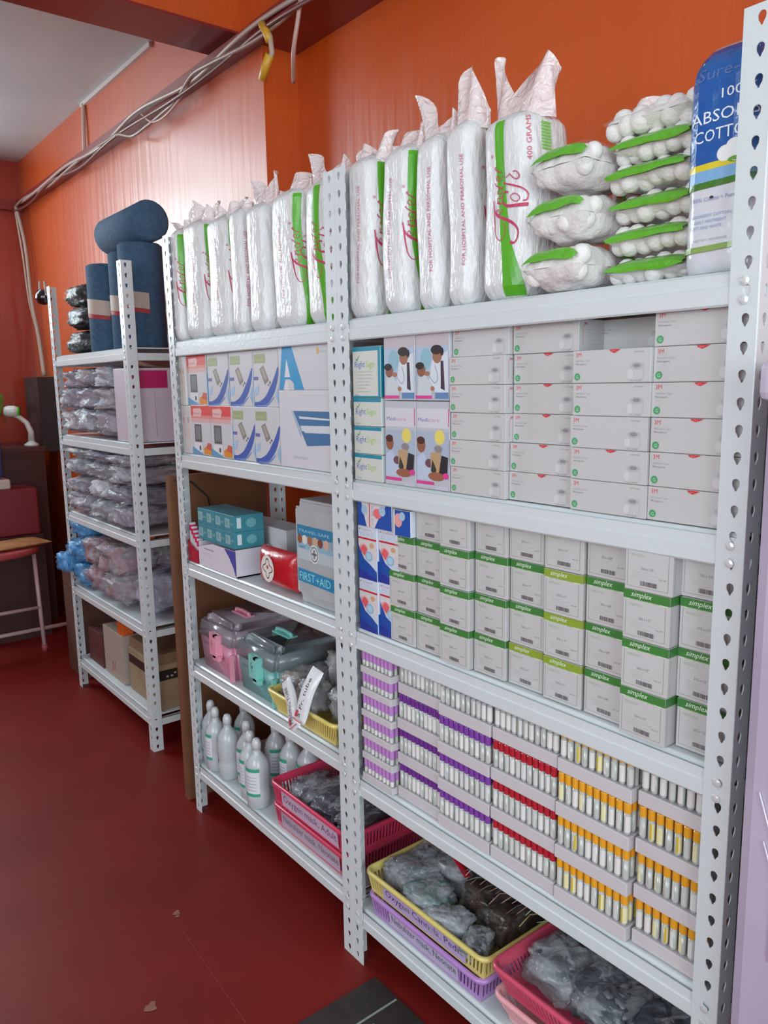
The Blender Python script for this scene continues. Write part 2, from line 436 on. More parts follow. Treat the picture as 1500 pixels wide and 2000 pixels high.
        P.text('ABSORBENT COTTON ROLL', off+.095, .09, .006, '#d0708c', width=.13, rot=PI/2)
        P.text('100% PURE COTTON FIBRE', off+.112, .07, .005, '#d0708c', width=.12, rot=PI/2)
        P.ribbon([(off+.128, .06), (off+.129, .16)], [.004, .002], MAG)
        obj('content_lettering', P.mesh('content'), root); P = Print(P.fn)
        P.text('400 GRAMS', off+.052, h*.70, .0125, '#cf5f7d', width=.078, rot=PI/2)
        for i in range(9): P.rect(off+.072, h*.76+i*.0055, off+.095, h*.76+i*.0055+.0036, '#7cc255', 3, 1)
        obj('weight_mark', P.mesh('weight'), root)
    return root
pA = [  # x0,x1, off, height, ears, phrase
 (-.975, -.885, 0.070, .355, ((.12, .035, -.05), (.8, .02, 0)), 'leftmost of the cotton roll packs, beside the rack post, green stripe down its front'),
 (-.882, -.712, 0.098, .365, ((.30, .095, -.01), (.62, .05, .0)), 'second cotton roll pack from the left end with one tall plastic peak'),
 (-.709, -.555, 0.094, .350, ((.2, .07, 0), (.75, .035, 0)), 'third cotton roll pack from the left end with thin green edge'),
 (-.552, -.462, 0.130, .350, ((.5, .03, 0),), 'narrow cotton roll pack fourth from the left, small red print only'),
 (-.459, -.335, -0.200, .345, ((.3, .09, -.03), (.85, .1, -.01)), 'plain-faced cotton roll pack fifth from left with two plastic ears'),
 (-.332, -.162, 0.075, .350, ((.6, .04, 0),), 'cotton roll pack with broad green stripe standing above the blue A carton'),
 (-.160, -.030, 0.030, .345, ((.25, .10, -.03), (.8, .05, .02)), 'cotton roll pack just left of the twin posts with small green bars'),
]
for i, (a, b, off, h, ears, lab) in enumerate(pA):
    if i == 0: roll_bag(lab, -.968, -.893, .006, dA[0]+.001, h, .055, .060, 0, ears, 3)
    else: roll_bag(lab, a-.020, b-.022, .012, dA[0]+.001, h, .062 if b-a > .1 else .055, off, 0, ears, 3+i*7)
pB = [
 (.047, .150, .090, .355, ((.3, .04, 0), (.85, .05, .02)), .066, 'cotton roll pack just right of the twin posts with rounded top'),
 (.152, .268, .074, .350, ((.6, .03, 0), (.9, .045, 0)), .066, 'cotton roll pack second to the right of the twin posts, green edge on its right'),
 (.270, .362, .100, .345, ((.2, .13, -.035), (.8, .05, 0)), .06, 'slim cotton roll pack third right of the twin posts with torn plastic ear'),
 (.364, .452, .102, .350, ((.45, .15, -.01),), .06, 'slim cotton roll pack fourth right of the twin posts with broad plastic peak'),
 (.456, .598, .034, .335, ((.12, .17, 0), (.62, .12, .03), (.9, .08, 0)), .075, 'frontmost wide cotton roll pack showing the full red script and green stripe'),
]
for i, (a, b, off, h, ears, ry, lab) in enumerate(pB):
    if i == 0: roll_bag(lab, .005, .124, .006, dB[0]+.001, h, ry, off, 0, ears, 60)
    elif i == 4: roll_bag(lab, .430, .575, .010, dB[0]+.001, h, ry, .012, 0, ears, 60+i*5)
    else: roll_bag(lab, a-.022, b-.024, .010, dB[0]+.001, h, ry, off, 0, ears, 60+i*5)
roll_bag('cotton roll pack mostly hidden behind the striped pack and cotton ball bags', .56, .69, .235, dB[0]+.001, .325, .055, -.01, 0, ((.5, .05, .01),), 91)

# ------------------------------------------------------------------ cotton ball bags
COT = mat('#e6e2e0', .95, 0, bump=(120, .3, (1, 1, 1)), key='cotton')
BALLF = film_mat('#f6f4f6', .09, .08, 30, 'ballfilm')
def pillow(wd, dp, ht, seed, bumpy=0., nu=34, nv=22, grow=0., sag=0.):
    """closed pillow: returns verts, faces (origin bottom centre)"""
    vs = []; fs = []
    def P(u, v, top):
        x = (u-.5)*2; y = (v-.5)*2
        e = max(0, (1-abs(x)**4))**.5*max(0, (1-abs(y)**3.2))**.5
        z = ht/2+(ht/2)*e*(1 if top else -1)*(1+grow)
        X = x*wd/2*(1+grow*.3); Y = y*dp/2*(1+grow*.3)
        if bumpy:
            d = noise.voronoi(Vector((X*28+seed, Y*28, (z if top else -z)*14)))[0][0]
            z += (bumpy*(.6-d*1.2))*(1 if top else -1)*e; Y += (bumpy*(.5-d))*(-1 if y < 0 else 1)*abs(y)**3
            X += bumpy*(.5-d)*(1 if x > 0 else -1)*abs(x)**3
        z -= sag*x*x
        return (X, Y, max(z, .0) if not top else z)
    for top in (0, 1):
        for j in range(nv+1):
            for i in range(nu+1): vs.append(P(i/nu, j/nv, top))
    n = (nu+1)*(nv+1)
    for j in range(nv):
        for i in range(nu):
            a = j*(nu+1)+i
            fs.append((a, a+nu+1, a+nu+2, a+1)); b = a+n; fs.append((b, b+1, b+nu+2, b+nu+1))
    return vs, fs
def ball_bag(label, xc, yc, z, wd, dp, ht, seed, tilt=0., band=True, bandside=1):
    mb = MB(); vs, fs = pillow(wd*.94, dp*.94, ht*.93, seed, .010, 40, 30); mb.add(vs, fs, COT)
    # individual balls pushing against the front
    root = obj('cotton_ball_bag', mb.mesh('balls', True), None, (xc, yc, z), (0, tilt, 0))
    tag(root, label, 'cotton ball bag', 'clear bags of cotton balls on the top shelf')
    b = MB(); rnd = random.Random(seed)
    n = int(wd/.024)
    for row in range(2):
        for i in range(n):
            r = .0155+.003*rnd.random(); cx = -wd/2+wd*(i+.5+.3*row)/n*.96; cy = -dp/2+.020+.012*rnd.random()*1.5+.01*row
            cz = ht*(.32 if row == 0 else .62)+.004*rnd.random()
            prof = [(r*math.sin(PI*q/7)+1e-5, -r*math.cos(PI*q/7)) for q in range(8)]; b.lathe(prof, COT, 9, (cx, cy, cz))
    for i in range(7):
        r = .013; cy = -dp/2+.03+i*.03; b.lathe([(r*math.sin(PI*q/7)+1e-5, -r*math.cos(PI*q/7)) for q in range(8)], COT, 9, (wd/2-.017, cy, ht*.42))
    obj('cotton_balls', b.mesh('balls_front', True), root)
    b = MB(); vs, fs = pillow(wd, dp, ht, seed+3, .002, 30, 22, 0); b.add(vs, fs, BALLF); obj('plastic_film', b.mesh('film', True), root)
    if band:
        b = MB(); vs = []; fs = []; N = 30
        for i in range(N+1):
            t = .03+.94*i/N; x = (t-.5)*2; ex = max(0, 1-abs(x)**4)**.5
            wv = .012+.010*math.sin(t*5+seed)+.006*math.sin(t*13+seed)
            for q in ((-.12-wv*6, .06, .24, .42+wv*3, .58, .70) if ht < .06 else (.24-wv*5, .34, .44, .52+wv*2, .60, .66)):
                # q: height of the strip on the rounded front, -1 bottom .. 1 top
                e = min(.96, abs(q)); y = -(max(0, 1-e*e))**(1/3.2)
                vs.append((x*wd/2*1.01, y*dp/2*1.012-.0015, ht/2+ht/2*ex*q*.99+.0008))
        for i in range(N):
            for q in range(5): a = i*6+q; fs.append((a, a+6, a+7, a+1))
        b.add(vs, fs, mat('#5fb02a', .35, .7, bump=(40, .5, (1, 1, 1)), key='gband')); obj('green_band', b.mesh('band', True), root)
    return root
z = dB[0]+.001
zs = [0, .050, .100, .148, .192, .234]
for i in range(6):
    hb = .052 if i < 5 else .058
    ball_bag('clear bag of cotton balls in the stack beside the blue pack, '+(ORD[i] if i < 5 else 'topmost without green band'),
             .785-.004*(i % 2)+(-.010 if i > 4 else 0), .19+.004*(i % 3), z+zs[i], (.150 if i < 5 else .155), .29, hb-.003, 11+i*3, 0, band=i < 5)
for i in range(3):
    ball_bag('thick clear bag of cotton balls beside the striped roll pack, '+('lowest', 'middle', 'topmost')[i]+' of three',
             .644+.003*(i % 2), .065+.010*i, z+.0005+.083*i, .118, .17, .079, 41+i*3, -.02)

# ------------------------------------------------------------------ blue cotton pack
def blue_pack():
    wd, dp, ht = .105, .09, .318
    mb = MB(); vs = []; fs = []; nu, nv = 40, 30
    def surf(s, z, l=0):
        per = 2*(wd+dp)*.9; th = s/per*2*PI; t = z/ht
        k = 1 if t < .82 else max(.06, 1-((t-.82)/.18)**2.2*.9)
        if t < .05: k = .9+.1*t/.05
        c, q = math.cos(th), math.sin(th); sc = (abs(c)**4+abs(q)**4)**(-.25)
        x = wd/2*q*sc*(1 if t < .8 else 1-.35*((t-.8)/.2)**2); y = -dp/2*c*sc*k
        wv = .0015*noise.noise(Vector((x*60, y*60, z*25)))
        d = math.hypot(x, y)+1e-6
        return (x*(1+(l+wv)/d), y*(1+(l+wv)/d), z)
    per = 2*(wd+dp)*.9
    for j in range(nv+1):
        for i in range(nu): vs.append(surf(-per/2+per*i/nu, ht*j/nv))
    for j in range(nv):
        for i in range(nu): fs.append((j*nu+i, j*nu+(i+1) % nu, (j+1)*nu+(i+1) % nu, (j+1)*nu+i))
    fs.append(tuple(range(nu))[::-1]); fs.append(tuple(nv*nu+i for i in range(nu)))
    mb.add(vs, fs, mat('#d6d9e2', .3, .8, bump=(30, .35, (1, 1, 1)), key='packfilm'))
    root = obj('absorbent_cotton_pack', mb.mesh('pack', True), None, (.918, .065, dB[0]+.001))
    tag(root, 'blue and white absorbent cotton pack standing behind the right-hand rack post', 'cotton pack')
    P = Print(lambda u, v, l: surf(u, v, l*1.4+.0006)); h = .075
    def band(v0, v1, col, sl=.10, n=14):
        l = P.lift(); vs = []; fs = []
        for i in range(n+1):
            u = -h+2*h*i/n; o = sl*(u)*.35+.05*(u*u)*8
            vs += [P.fn(u, v0+o, l), P.fn(u, v1+o, l)]
        P.mb.add(vs, [(2*i, 2*i+2, 2*i+3, 2*i+1) for i in range(n)], mat(col, .3, .7))
    P.rect(-h, .150, h, .312, mat('#0f5aa8', .28, .8, bump=(30, .35, (1, 1, 1)), key='bluefilm'), 14, 16)
    band(.118, .131, '#3f7a2c'); band(.127, .146, '#7fb0dc'); band(.143, .152, '#e0cc30')
    l = P.lift(); P.mb.add([P.fn(u, v, l) for u, v in ((-.046, .255), (.05, .262), (.05, .297), (-.036, .292))], [(0, 1, 2, 3)], mat('#c6d2e8', .3, .6))
    P.text('Sure-', -.036, .264, .024, '#5b6fa8', width=.062)
    P.text('100%', -.002, .235, .018, '#e9eef4', width=.05)
    P.text('ABSORB', -.042, .206, .023, '#e9eef4', width=.095); P.text('COTTON', -.036, .181, .023, '#e9eef4', width=.09)
    for a, b_, r in ((.012, .160, .012), (.024, .168, .011), (.030, .157, .012)): P.ell(a, b_, r, r*.9, '#e9edee')
    P.ell(.026, .150, .010, .004, '#6a9c3a')
    P.text('100% Cotton + Pure', -.036, .100, .008, '#8f9cc6', width=.065); P.ell(-.005, .104, .003, .002, '#222233')
    for i, t in enumerate(('ABSORBENT COTTON', 'HIGHLY ABSORBENT', 'SOFT AND WHITE')): P.text(t, -.036, .078-.008*i, .006, '#93a7d0', width=.06-.006*i)
    band(.030, .038, '#86a85a'); P.text('NET WT. 400 GRAMS', -.03, .045, .004, '#93a7b0', width=.05)
    obj('printed_wrapper', P.mesh('wrapper'), root)
blue_pack()

# ------------------------------------------------------------------ box family
def place(name, mesh, prints, loc, rz, label, cat, group=None):
    o = obj(name, mesh, None, loc, (0, 0, rz)); tag(o, label, cat, group)
    for pn, pm in prints: obj(pn, pm, o)
    return o
# -- surgical tape cartons (nearest rack, second shelf)
TW, TH, TD = .1505, .0540, .16
tape_mesh = bevel_box(TW, TD, TH, CARD, .001)
def tape_print(red=None, seed=0):
    P = Print(front); g = '#9c9a9d'; P.rect(-TW/2+.001, .001, TW/2-.001, TH-.001, CARD)
    P.text('3M', -TW/2+.006, TH-.0105, .010, '#d0283a', width=.0115)
    P.text('Adhesive Tape', -TW/2+.006, TH-.0185, .0045, g, width=.030)
    P.text('Micropore', -TW/2+.006, TH-.0240, .0045, '#77757a', width=.022)
    P.ell(-TW/2+.010, .0105, .0062, .0062, '#4c9f6a'); P.text('G', -TW/2+.0072, .0075, .008, '#bfe0c8')
    P.text('24 Rolls', TW/2-.030, TH-.007, .004, g, width=.018)
    # picture of a tape roll
    P.rect(TW/2-.036, .008, TW/2-.012, .026, '#c3c2c4'); P.ell(TW/2-.024, .026, .012, .006, '#b4b3b6'); P.ell(TW/2-.024, .0265, .007, .0032, '#8f8e92'); P.ell(TW/2-.024, .008, .012, .004, '#c3c2c4')
    P.ell(TW/2-.036, .013, .006, .008, '#cfcdd0')
    P.text('1 in x 10 yd', TW/2-.038, .002, .004, g, width=.022)
    if red is not None:
        r = random.Random(seed); x = red; a = TH-.0005
        P.poly([(x, a), (x+.004, a-.0035), (x+.010, a-.0045-.002*r.random()), (x+.018, a-.002), (x+.022, a), (x+.01, a+.0002)], '#cc2c36')
        P.text('3M', x+.004, a-.0038, .004, '#ee8888', width=.008)
    return P.mesh('tape_print')
sp = Print(side(TW)); sp.rect(.01, .010, .012, .044, '#c9a7b0')
for i in range(5): sp.rect(.02, .012+i*.006, .10-.01*(i % 3), .013+i*.006, '#b9b6ba')
sp.text('3M', .012, .044, .007, '#d0283a'); tape_side = sp.mesh('tape_side')
cols = [(.4475, 6, .004, 'directly right of the picture boxes', 0), (.6000, 6, .016, 'second tape stack from the left', .07), (.7520, 5, .006, 'third tape stack from the left', .07), (.9030, 6, .012, 'rightmost tape stack beside the post', .08)]
for ci, (xc, n, y, ph, red) in enumerate(cols):
    for r in range(n):
        rr = random.Random(ci*10+r)
        pm = tape_print((-.01+.01*rr.random()) if (red and rr.random() < .8) else None, ci*10+r)
        dy = (.008 if (ci == 1 and r > 1) or (ci == 0 and r in (5,)) else 0)+.003*rr.random()
        place('tape_carton', tape_mesh, [('printed_front', pm), ('printed_side', tape_side)], (xc+.001*rr.uniform(-1, 1), y+dy+.006, dB[1]+.0005+r*.0546), rr.uniform(-.006, .006),
              'white surgical tape carton, %s in the stack %s' % (ORD[r] if r < n-1 else 'topmost', ph), 'carton', 'white surgical tape cartons')
# the one set back and turned on the third stack
place('tape_carton', tape_mesh, [('printed_front', tape_print(None, 5)), ('printed_side', tape_side)], (.732, .10, dB[1]+.0005+5*.0546), 0,
      'white tape carton set back on top of the third stack beside the dark gap', 'carton', 'white surgical tape cartons')
# -- pregnancy test style boxes with teal edges
TEAL = '#1587a0'
def rs_box(wd, ht, dp, xc, z, label, big):
    me = bevel_box(wd, dp, ht, mat('#cdd0ca', .35, .3), .001)
    P = Print(front); P.rect(-wd/2+.001, .001, wd/2-.001, ht-.001, '#cdd0ca')
    P.rect(-wd/2, ht-(.010 if big else .009), wd/2, ht-.0005, TEAL)
    if big: P.rect(wd/2-.009, 0, wd/2-.0003, ht-.001, TEAL); P.rect(-wd/2, .0, wd/2, .004, TEAL)
    u = -.045; v = ht*(.60 if big else .42); k = .020
    P.text('Right', u, v, k, '#5a6fb4', width=.040); P.text('Sign', u+.042, v, k, '#9cc75a', width=.034)
    P.ribbon([(u+.006, v+.019), (u+.011, v+.016), (u+.019, v+.027)], [.002, .003, .001], '#3f9a56')
    if big:
        for i in range(7): P.text('One Step Test Device', -.035+.004*(i % 2), ht*.50-.0075*i, .0045, '#b3a99f', width=(.06, .052, .058, .04, .05, .03, .046)[i])
    P.text('25 Tests', -wd/2+.006, .004, .005, '#6b8f96', width=.018)
    Q = Print(side(wd)); Q.rect(.001, .001, dp-.001, ht-.001, TEAL if big else '#d5e6e6')
    return place('test_kit_box', me, [('printed_front', P.mesh('p')), ('printed_side', Q.mesh('q'))], (xc, .008, z), 0, label, 'carton', 'teal-edged test kit boxes')
zz = dB[1]+.0005; hs = [.063, .064, .065, .116]
for i, h in enumerate(hs):
    rs_box(.104, h-.001, .14, .0985, zz, 'teal-edged test kit box, %s beside the twin posts' % (('lowest of the small ones', 'middle small one', 'upper small one', 'large square one on top of the pile')[i]), i == 3)
    zz += h
# -- boxes with a doctor and child picture
def doc_print(wd, ht, kind):
    P = Print(front); a = -wd/2; pk = '#d9408e'
    P.rect(a+.0005, .0005, -a-.0005, ht-.0005, '#b9bcc6')
    if kind == 0:   # upper: doctor leaning over a child with stethoscope
        P.rect(a+.001, ht*.72, -a-.001, ht-.001, '#bcb3bb'); P.rect(a+.001, ht*.25, -a-.001, ht*.80, '#a9bed4')
        P.ell(a+wd*.32, ht*.62, wd*.17, ht*.16, '#8cb6c6')
        P.poly([(a+wd*.50, ht*.58), (a+wd*.66, ht*.66), (a+wd*.97, ht*.72), (a+wd*.98, ht*.10), (a+wd*.60, ht*.12), (a+wd*.42, ht*.30)], '#d3d9e4')
        P.poly([(a+wd*.76, ht*.58), (a+wd*.84, ht*.58), (a+wd*.88, ht*.15), (a+wd*.76, ht*.18)], '#3c2f3e')
        P.ell(a+wd*.66, ht*.66, wd*.14, ht*.115, '#9a6a52'); P.ell(a+wd*.64, ht*.745, wd*.17, ht*.070, '#241a1c'); P.ell(a+wd*.80, ht*.71, wd*.05, ht*.06, '#241a1c')
        P.poly([(a+wd*.05, ht*.08), (a+wd*.10, ht*.38), (a+wd*.30, ht*.40), (a+wd*.48, ht*.24), (a+wd*.50, ht*.08)], '#c7cdd4')
        P.ell(a+wd*.18, ht*.45, wd*.13, ht*.095, '#8a5a46'); P.ell(a+wd*.14, ht*.52, wd*.13, ht*.055, '#221a1c')
        P.ell(a+wd*.36, ht*.40, wd*.09, ht*.035, '#a87258'); P.ell(a+wd*.52, ht*.18, wd*.06, ht*.035, '#a87258')
        P.ribbon([(a+wd*.60, ht*.52), (a+wd*.68, ht*.34), (a+wd*.58, ht*.26), (a+wd*.44, ht*.36)], .0012, '#7d8796')
        P.rect(a+.001, .004, a+wd*.5, ht*.075, pk); P.rect(a+wd*.6, .004, -a-.001, ht*.12, '#5f86b4')
    else:           # lower: maker's band, child with a toy, yellow balloon
        P.rect(a+.001, ht*.70, -a-.001, ht*.92, '#d0ced8')
        P.text('Medi', a+wd*.05, ht*.77, .012, '#5b6b9c', width=wd*.32); P.text('care', a+wd*.38, ht*.77, .012, '#c98ab4', width=wd*.34)
        P.rect(-a-.003, ht*.72, -a-.0006, ht*.92, pk)
        P.rect(a+.001, ht*.13, -a-.001, ht*.66, '#a9b4c8')
        P.ell(a+wd*.72, ht*.60, wd*.15, ht*.085, '#e4d26a'); P.ribbon([(a+wd*.72, ht*.52), (a+wd*.70, ht*.42)], .0009, '#c9b85a')
        P.poly([(a+.001, ht*.10), (a+.002, ht*.36), (a+wd*.22, ht*.42), (a+wd*.42, ht*.28), (a+wd*.46, ht*.10)], '#b9c6dc')
        P.ell(a+wd*.16, ht*.50, wd*.13, ht*.085, '#8f5b44'); P.ell(a+wd*.15, ht*.555, wd*.125, ht*.045, '#4a2a22')
        P.ell(a+wd*.40, ht*.30, wd*.12, ht*.05, '#6c4a56')
        P.poly([(a+wd*.46, ht*.20), (a+wd*.44, ht*.42), (a+wd*.76, ht*.44), (a+wd*.72, ht*.18)], '#b89a74'); P.poly([(a+wd*.46, ht*.22), (a+wd*.5, ht*.35), (a+wd*.62, ht*.24), (a+wd*.6, ht*.14)], '#2f3a34')
        P.poly([(a+wd*.70, ht*.20), (a+wd*.78, ht*.40), (a+wd*.97, ht*.38), (a+wd*.94, ht*.16)], '#26282e')
        P.ell(a+wd*.62, ht*.155, wd*.25, ht*.05, '#9a5f48'); P.ell(a+wd*.90, ht*.17, wd*.09, ht*.035, pk); P.ell(a+wd*.68, ht*.47, wd*.12, ht*.04, '#8d8488')
        P.rect(a+.001, .010, a+wd*.55, ht*.09, pk); P.rect(a+.001, .001, -a-.001, .009, '#c2c3cf')
        P.text('for home and clinic', a+.01, .003, .004, '#8f95a8', width=wd*.5)
    return P.mesh('picture')
for c_, xc in enumerate((.2135, .3180)):
    for r in (0, 1):
        h = (.186, .140)[r]; me = bevel_box(.1035, .13, h-.001, mat('#c6c6cf', .35, .4), .001)
        place('picture_box', me, [('printed_front', doc_print(.1035, h-.001, 1-r))], (xc, .010+.002*c_, dB[1]+.0005+(.1865 if r else 0)), 0,
              ('upper' if r else 'lower')+' box of the '+('left' if c_ == 0 else 'right')+' pair picturing '+('a doctor bending over a child' if r else 'a child with a yellow balloon'),
              'carton', 'boxes with doctor and child pictures')
# -- needle boxes (third shelf)
NW, NH, ND = .0865, .0835, .13
needle_mesh = bevel_box(NW, ND, NH, CARD, .0012)
def needle_prints(col, size, seed):
    P = Print(front); a = NW/2; P.rect(-a+.001, .001, a-.001, NH-.001, CARD)
    P.rect(-a, NH-.0150, a, NH-.0003, col)
    P.text('simplex', -a+.014, NH-.0105, .0125, '#dfeadb', width=.040, shear=.35)
    P.rect(-a+.006, NH-.0172, a-.004, NH-.0150, '#c9d6bb'); P.text('sterile hypodermic needles', -a+.012, NH-.0165, .0030, '#4b6b3a', width=.055)
    fr = '#8a9a88'; t = .0007
    for (u0, v0, u1, v1) in ((-a+.005, .006, a-.007, .006+t), (-a+.005, .006, -a+.005+t, NH-.018), (a-.007-t, .006, a-.007, NH-.018)): P.rect(u0, v0, u1, v1, fr)
    P.text('NEEDLE', -a+.011, NH-.0265, .0068, '#aebfa6', width=.026)
    P.text(size, -a+.030, .036, .0062, '#8f888e', width=.023)
    for i, w_ in enumerate((.030, .045, .022, .040)): P.rect(-a+.016, .0315-i*.0035, -a+.016+w_, .0319-i*.0035, '#b7b1b5')
    P.text('Qty 100', a-.024, .024, .0035, '#a09aa0', width=.013)
    P.barcode(-a+.030, .010, .030, .0075, '#6f696e', 15, seed)
    Q = Print(side(NW)); Q.rect(0.0005, NH-.0150, .05, NH-.0003, col); Q.rect(.006, .006, .0065, NH-.02, '#aab0a8')
    return P.mesh('needle_front'), Q.mesh('needle_side')
npr = {}
gd, gl = '#3f7f3c', '#8aa335'
rowz = [0, .0845, .169, .2535]
shift = [0, .006, -.008, .004, .012, .004, .010, -.012, .012]
sizes = ['26G x 1/2"', '25G x 1"', '24G x 1"', '23G x 1"', '23G x 1"', '22G x 1"', '25G x 5/8"', '26G x 1/2"', '27G x 1/2"']
for c_ in range(9):
    xc = .2015+.0915*c_
    if c_ == 8: xc -= .003
    for r in range(4):
        if r == 3 and c_ == 0: continue
        col = gl if (c_ == 5 and r in (1, 2, 0)) or (c_ == 4 and r == 0) else gd
        key = (col, sizes[c_])
        if key not in npr: npr[key] = needle_prints(col, sizes[c_], c_)
        rr = random.Random(c_*7+r)
        pf, ps = npr[key]
        h = NH
        o = place('needle_box', needle_mesh, [('printed_front', pf), ('printed_side', ps)], (xc+rr.uniform(-.002, .002), .018+shift[c_]+rr.uniform(-.002, .002), dB[2]+.0005+rowz[r]), rr.uniform(-.02, .02),
              'white needle box with %s band, %s row, %s' % ('lime green' if col == gl else 'dark green', ('bottom', 'second', 'third', 'top')[r],
               ('column beside the blue ice bag boxes', 'second column from left', 'third column from left', 'fourth column from left', 'middle column', 'fourth column from right', 'third column from right', 'second column from right', 'rightmost column beside the post')[c_]),
              'carton', 'white needle boxes')
# -- blue ice bag boxes
def ice_print(wd, ht, top):
    P = Print(front); a = -wd/2
    P.rect(a+.0005, 0.0005, -a-.0005, ht-.0005, '#ccd6e6')
    P.text('Surgitech', a+.012, ht*.93, .0055, '#c0606a', width=wd*.55); P.ell(a+.006, ht*.945, .002, .002, '#a03048')
    P.text('ICE BAG', a+.006, ht*.83, .012, '#b4c6d8', width=wd*.75)
    P.rect(a+.0008, ht*.755, -a-.0008, ht*.79, '#c8202a')
    P.rect(a+.0008, ht*.40, -a-.0008, ht*.75, '#d9d0d2')
    P.poly([(a+.0008, ht*.002), (-a-.0008, ht*.002), (-a-.0008, ht*.18), (a+wd*.70, ht*.28), (a+wd*.32, ht*.38), (a+.0008, ht*.64)], '#1c4fa6')
    P.poly([(a+.0008, ht*.002), (-a-.0008, ht*.002), (-a-.0008, ht*.06), (a+.0008, ht*.20)], '#27399a')
    P.ell(a+wd*.30, ht*.58, wd*.22, ht*.08, '#e89a94'); P.poly([(a+wd*.1, ht*.55), (a+wd*.34, ht*.44), (a+wd*.5, ht*.58), (a+wd*.3, ht*.66)], '#e2606a')
    P.ell(a+wd*.58, ht*.45, wd*.20, ht*.095, '#8fb8d6'); P.ell(a+wd*.58, ht*.45, wd*.14, ht*.065, '#a9cfe2'); P.ell(a+wd*.74, ht*.66, wd*.12, ht*.05, '#c9a87a')
    return P.mesh('ice')
me = bevel_box(.0720, .12, .1290, mat('#d5dbe8', .35, .4), .001); pm = ice_print(.0720, .1290, 0)
sd = Print(side(.0720)); sd.rect(.001, .001, .118, .05, '#1c4fa6'); sdm = sd.mesh('s')
for c_ in (0, 1):
    for r in (0, 1):
        place('ice_bag_box', me, [('printed_front', pm), ('printed_side', sdm)], (.0815-.0005+.0735*c_-.0, .014+.006*c_, dB[2]+.0005+.1295*r), 0,
              'blue and white ice bag box standing in the %s row, %s' % (('bottom', 'second')[r], ('nearest the twin posts', 'beside the needle boxes')[c_]), 'carton', 'blue and white ice bag boxes')
me2 = bevel_box(.1295, .12, .060, mat('#d5dbe8', .35, .4), .001)
P = Print(front); P.rect(-.064, .001, .064, .059, '#d9d0d2'); P.poly([(.0, .001), (.064, .001), (.064, .059), (.045, .059), (.02, .03)], '#1c4fa6'); P.poly([(-.064, .001), (-.03, .001), (-.045, .04), (-.05, .059), (-.064, .059)], '#1c4fa6')
P.ell(.012, .036, .016, .012, '#e2707a'); P.ell(.030, .044, .012, .012, '#a3c3da'); P.rect(-.020, .002, -.017, .058, '#c8202a'); P.ell(-.038, .04, .012, .012, '#a3c3da')
P.text('ICE BAG', -.004, .006, .010, '#8fb0cc', width=.045, rot=PI/2)
ob = place('ice_bag_box', me2, [('printed_front', P.mesh('p'))], (.113, .012, dB[2]+.0005+.2592), 0, 'left ice bag box lying on its side on top under the shelf, partly dark blue', 'carton', 'blue and white ice bag boxes')
me3 = bevel_box(.060, .12, .060, mat('#d5dbe8', .35, .4), .001)
P = Print(front); P.rect(-.0295, .001, .0295, .059, '#1c4fa6'); P.ell(-.012, .036, .014, .016, '#e2a0a4'); P.ell(.002, .046, .010, .010, '#a3c3da'); P.rect(-.0295, .001, -.024, .059, '#d9d0d2')
place('ice_bag_box', me3, [('printed_front', P.mesh('p'))], (.2155, .010, dB[2]+.0005+.2545), 0, 'right ice bag box lying on top between the standing ones and needle boxes', 'carton', 'blue and white ice bag boxes')

# ------------------------------------------------------------------ blood tube racks (fourth shelf)
TUBEB = mat('#b9bdb9', .12, .8, key='tubeglass')
def tube_meshes(capcol, body_h, cap_h, r):
    mb = MB(); mb.lathe([(r*.5, 0), (r*.85, .003), (r*.9, .006), (r*.9, body_h)], TUBEB, 10); body = mb.mesh('tube', True)
    mb = MB(); n = 14; prof = [(r, body_h), (r, body_h+cap_h*.92), (r*.85, body_h+cap_h), (r*.55, body_h+cap_h)]
    mb.lathe(prof, mat(capcol, .35, .4), n); cap = mb.mesh('cap', False)
    labs = []
    for k, (col, ang) in enumerate((('#dedcdc', 1.7), ('#e2dcae' if capcol == '#e3a028' else '#d6d6d6', 1.1), ('#c9cac8', .7))):
        mb = MB(); vs = []; N = 8
        for j in (0, 1):
            for i in range(N+1):
                th = -PI/2+(i/N-.5)*ang*2; vs.append((r*.93*math.cos(th), r*.93*math.sin(th), body_h*(.16+.7*j)))
        mb.add(vs, [(i, i+1, N+2+i, N+1+i) for i in range(N)], mat(col, .5)); 
        if k == 1 and capcol == '#e3a028':
            mb.add([(v[0]*1.01, v[1]*1.01, v[2]) for v in vs[:3]+vs[N+1:N+4]], [(0, 1, 4, 3), (1, 2, 5, 4)], mat('#cdb032', .4))
        labs.append(mb.mesh('tube_label', True))
    return body, cap, labs
FOAM = mat('#c9c4c8', .6, .1)
rear = MB()
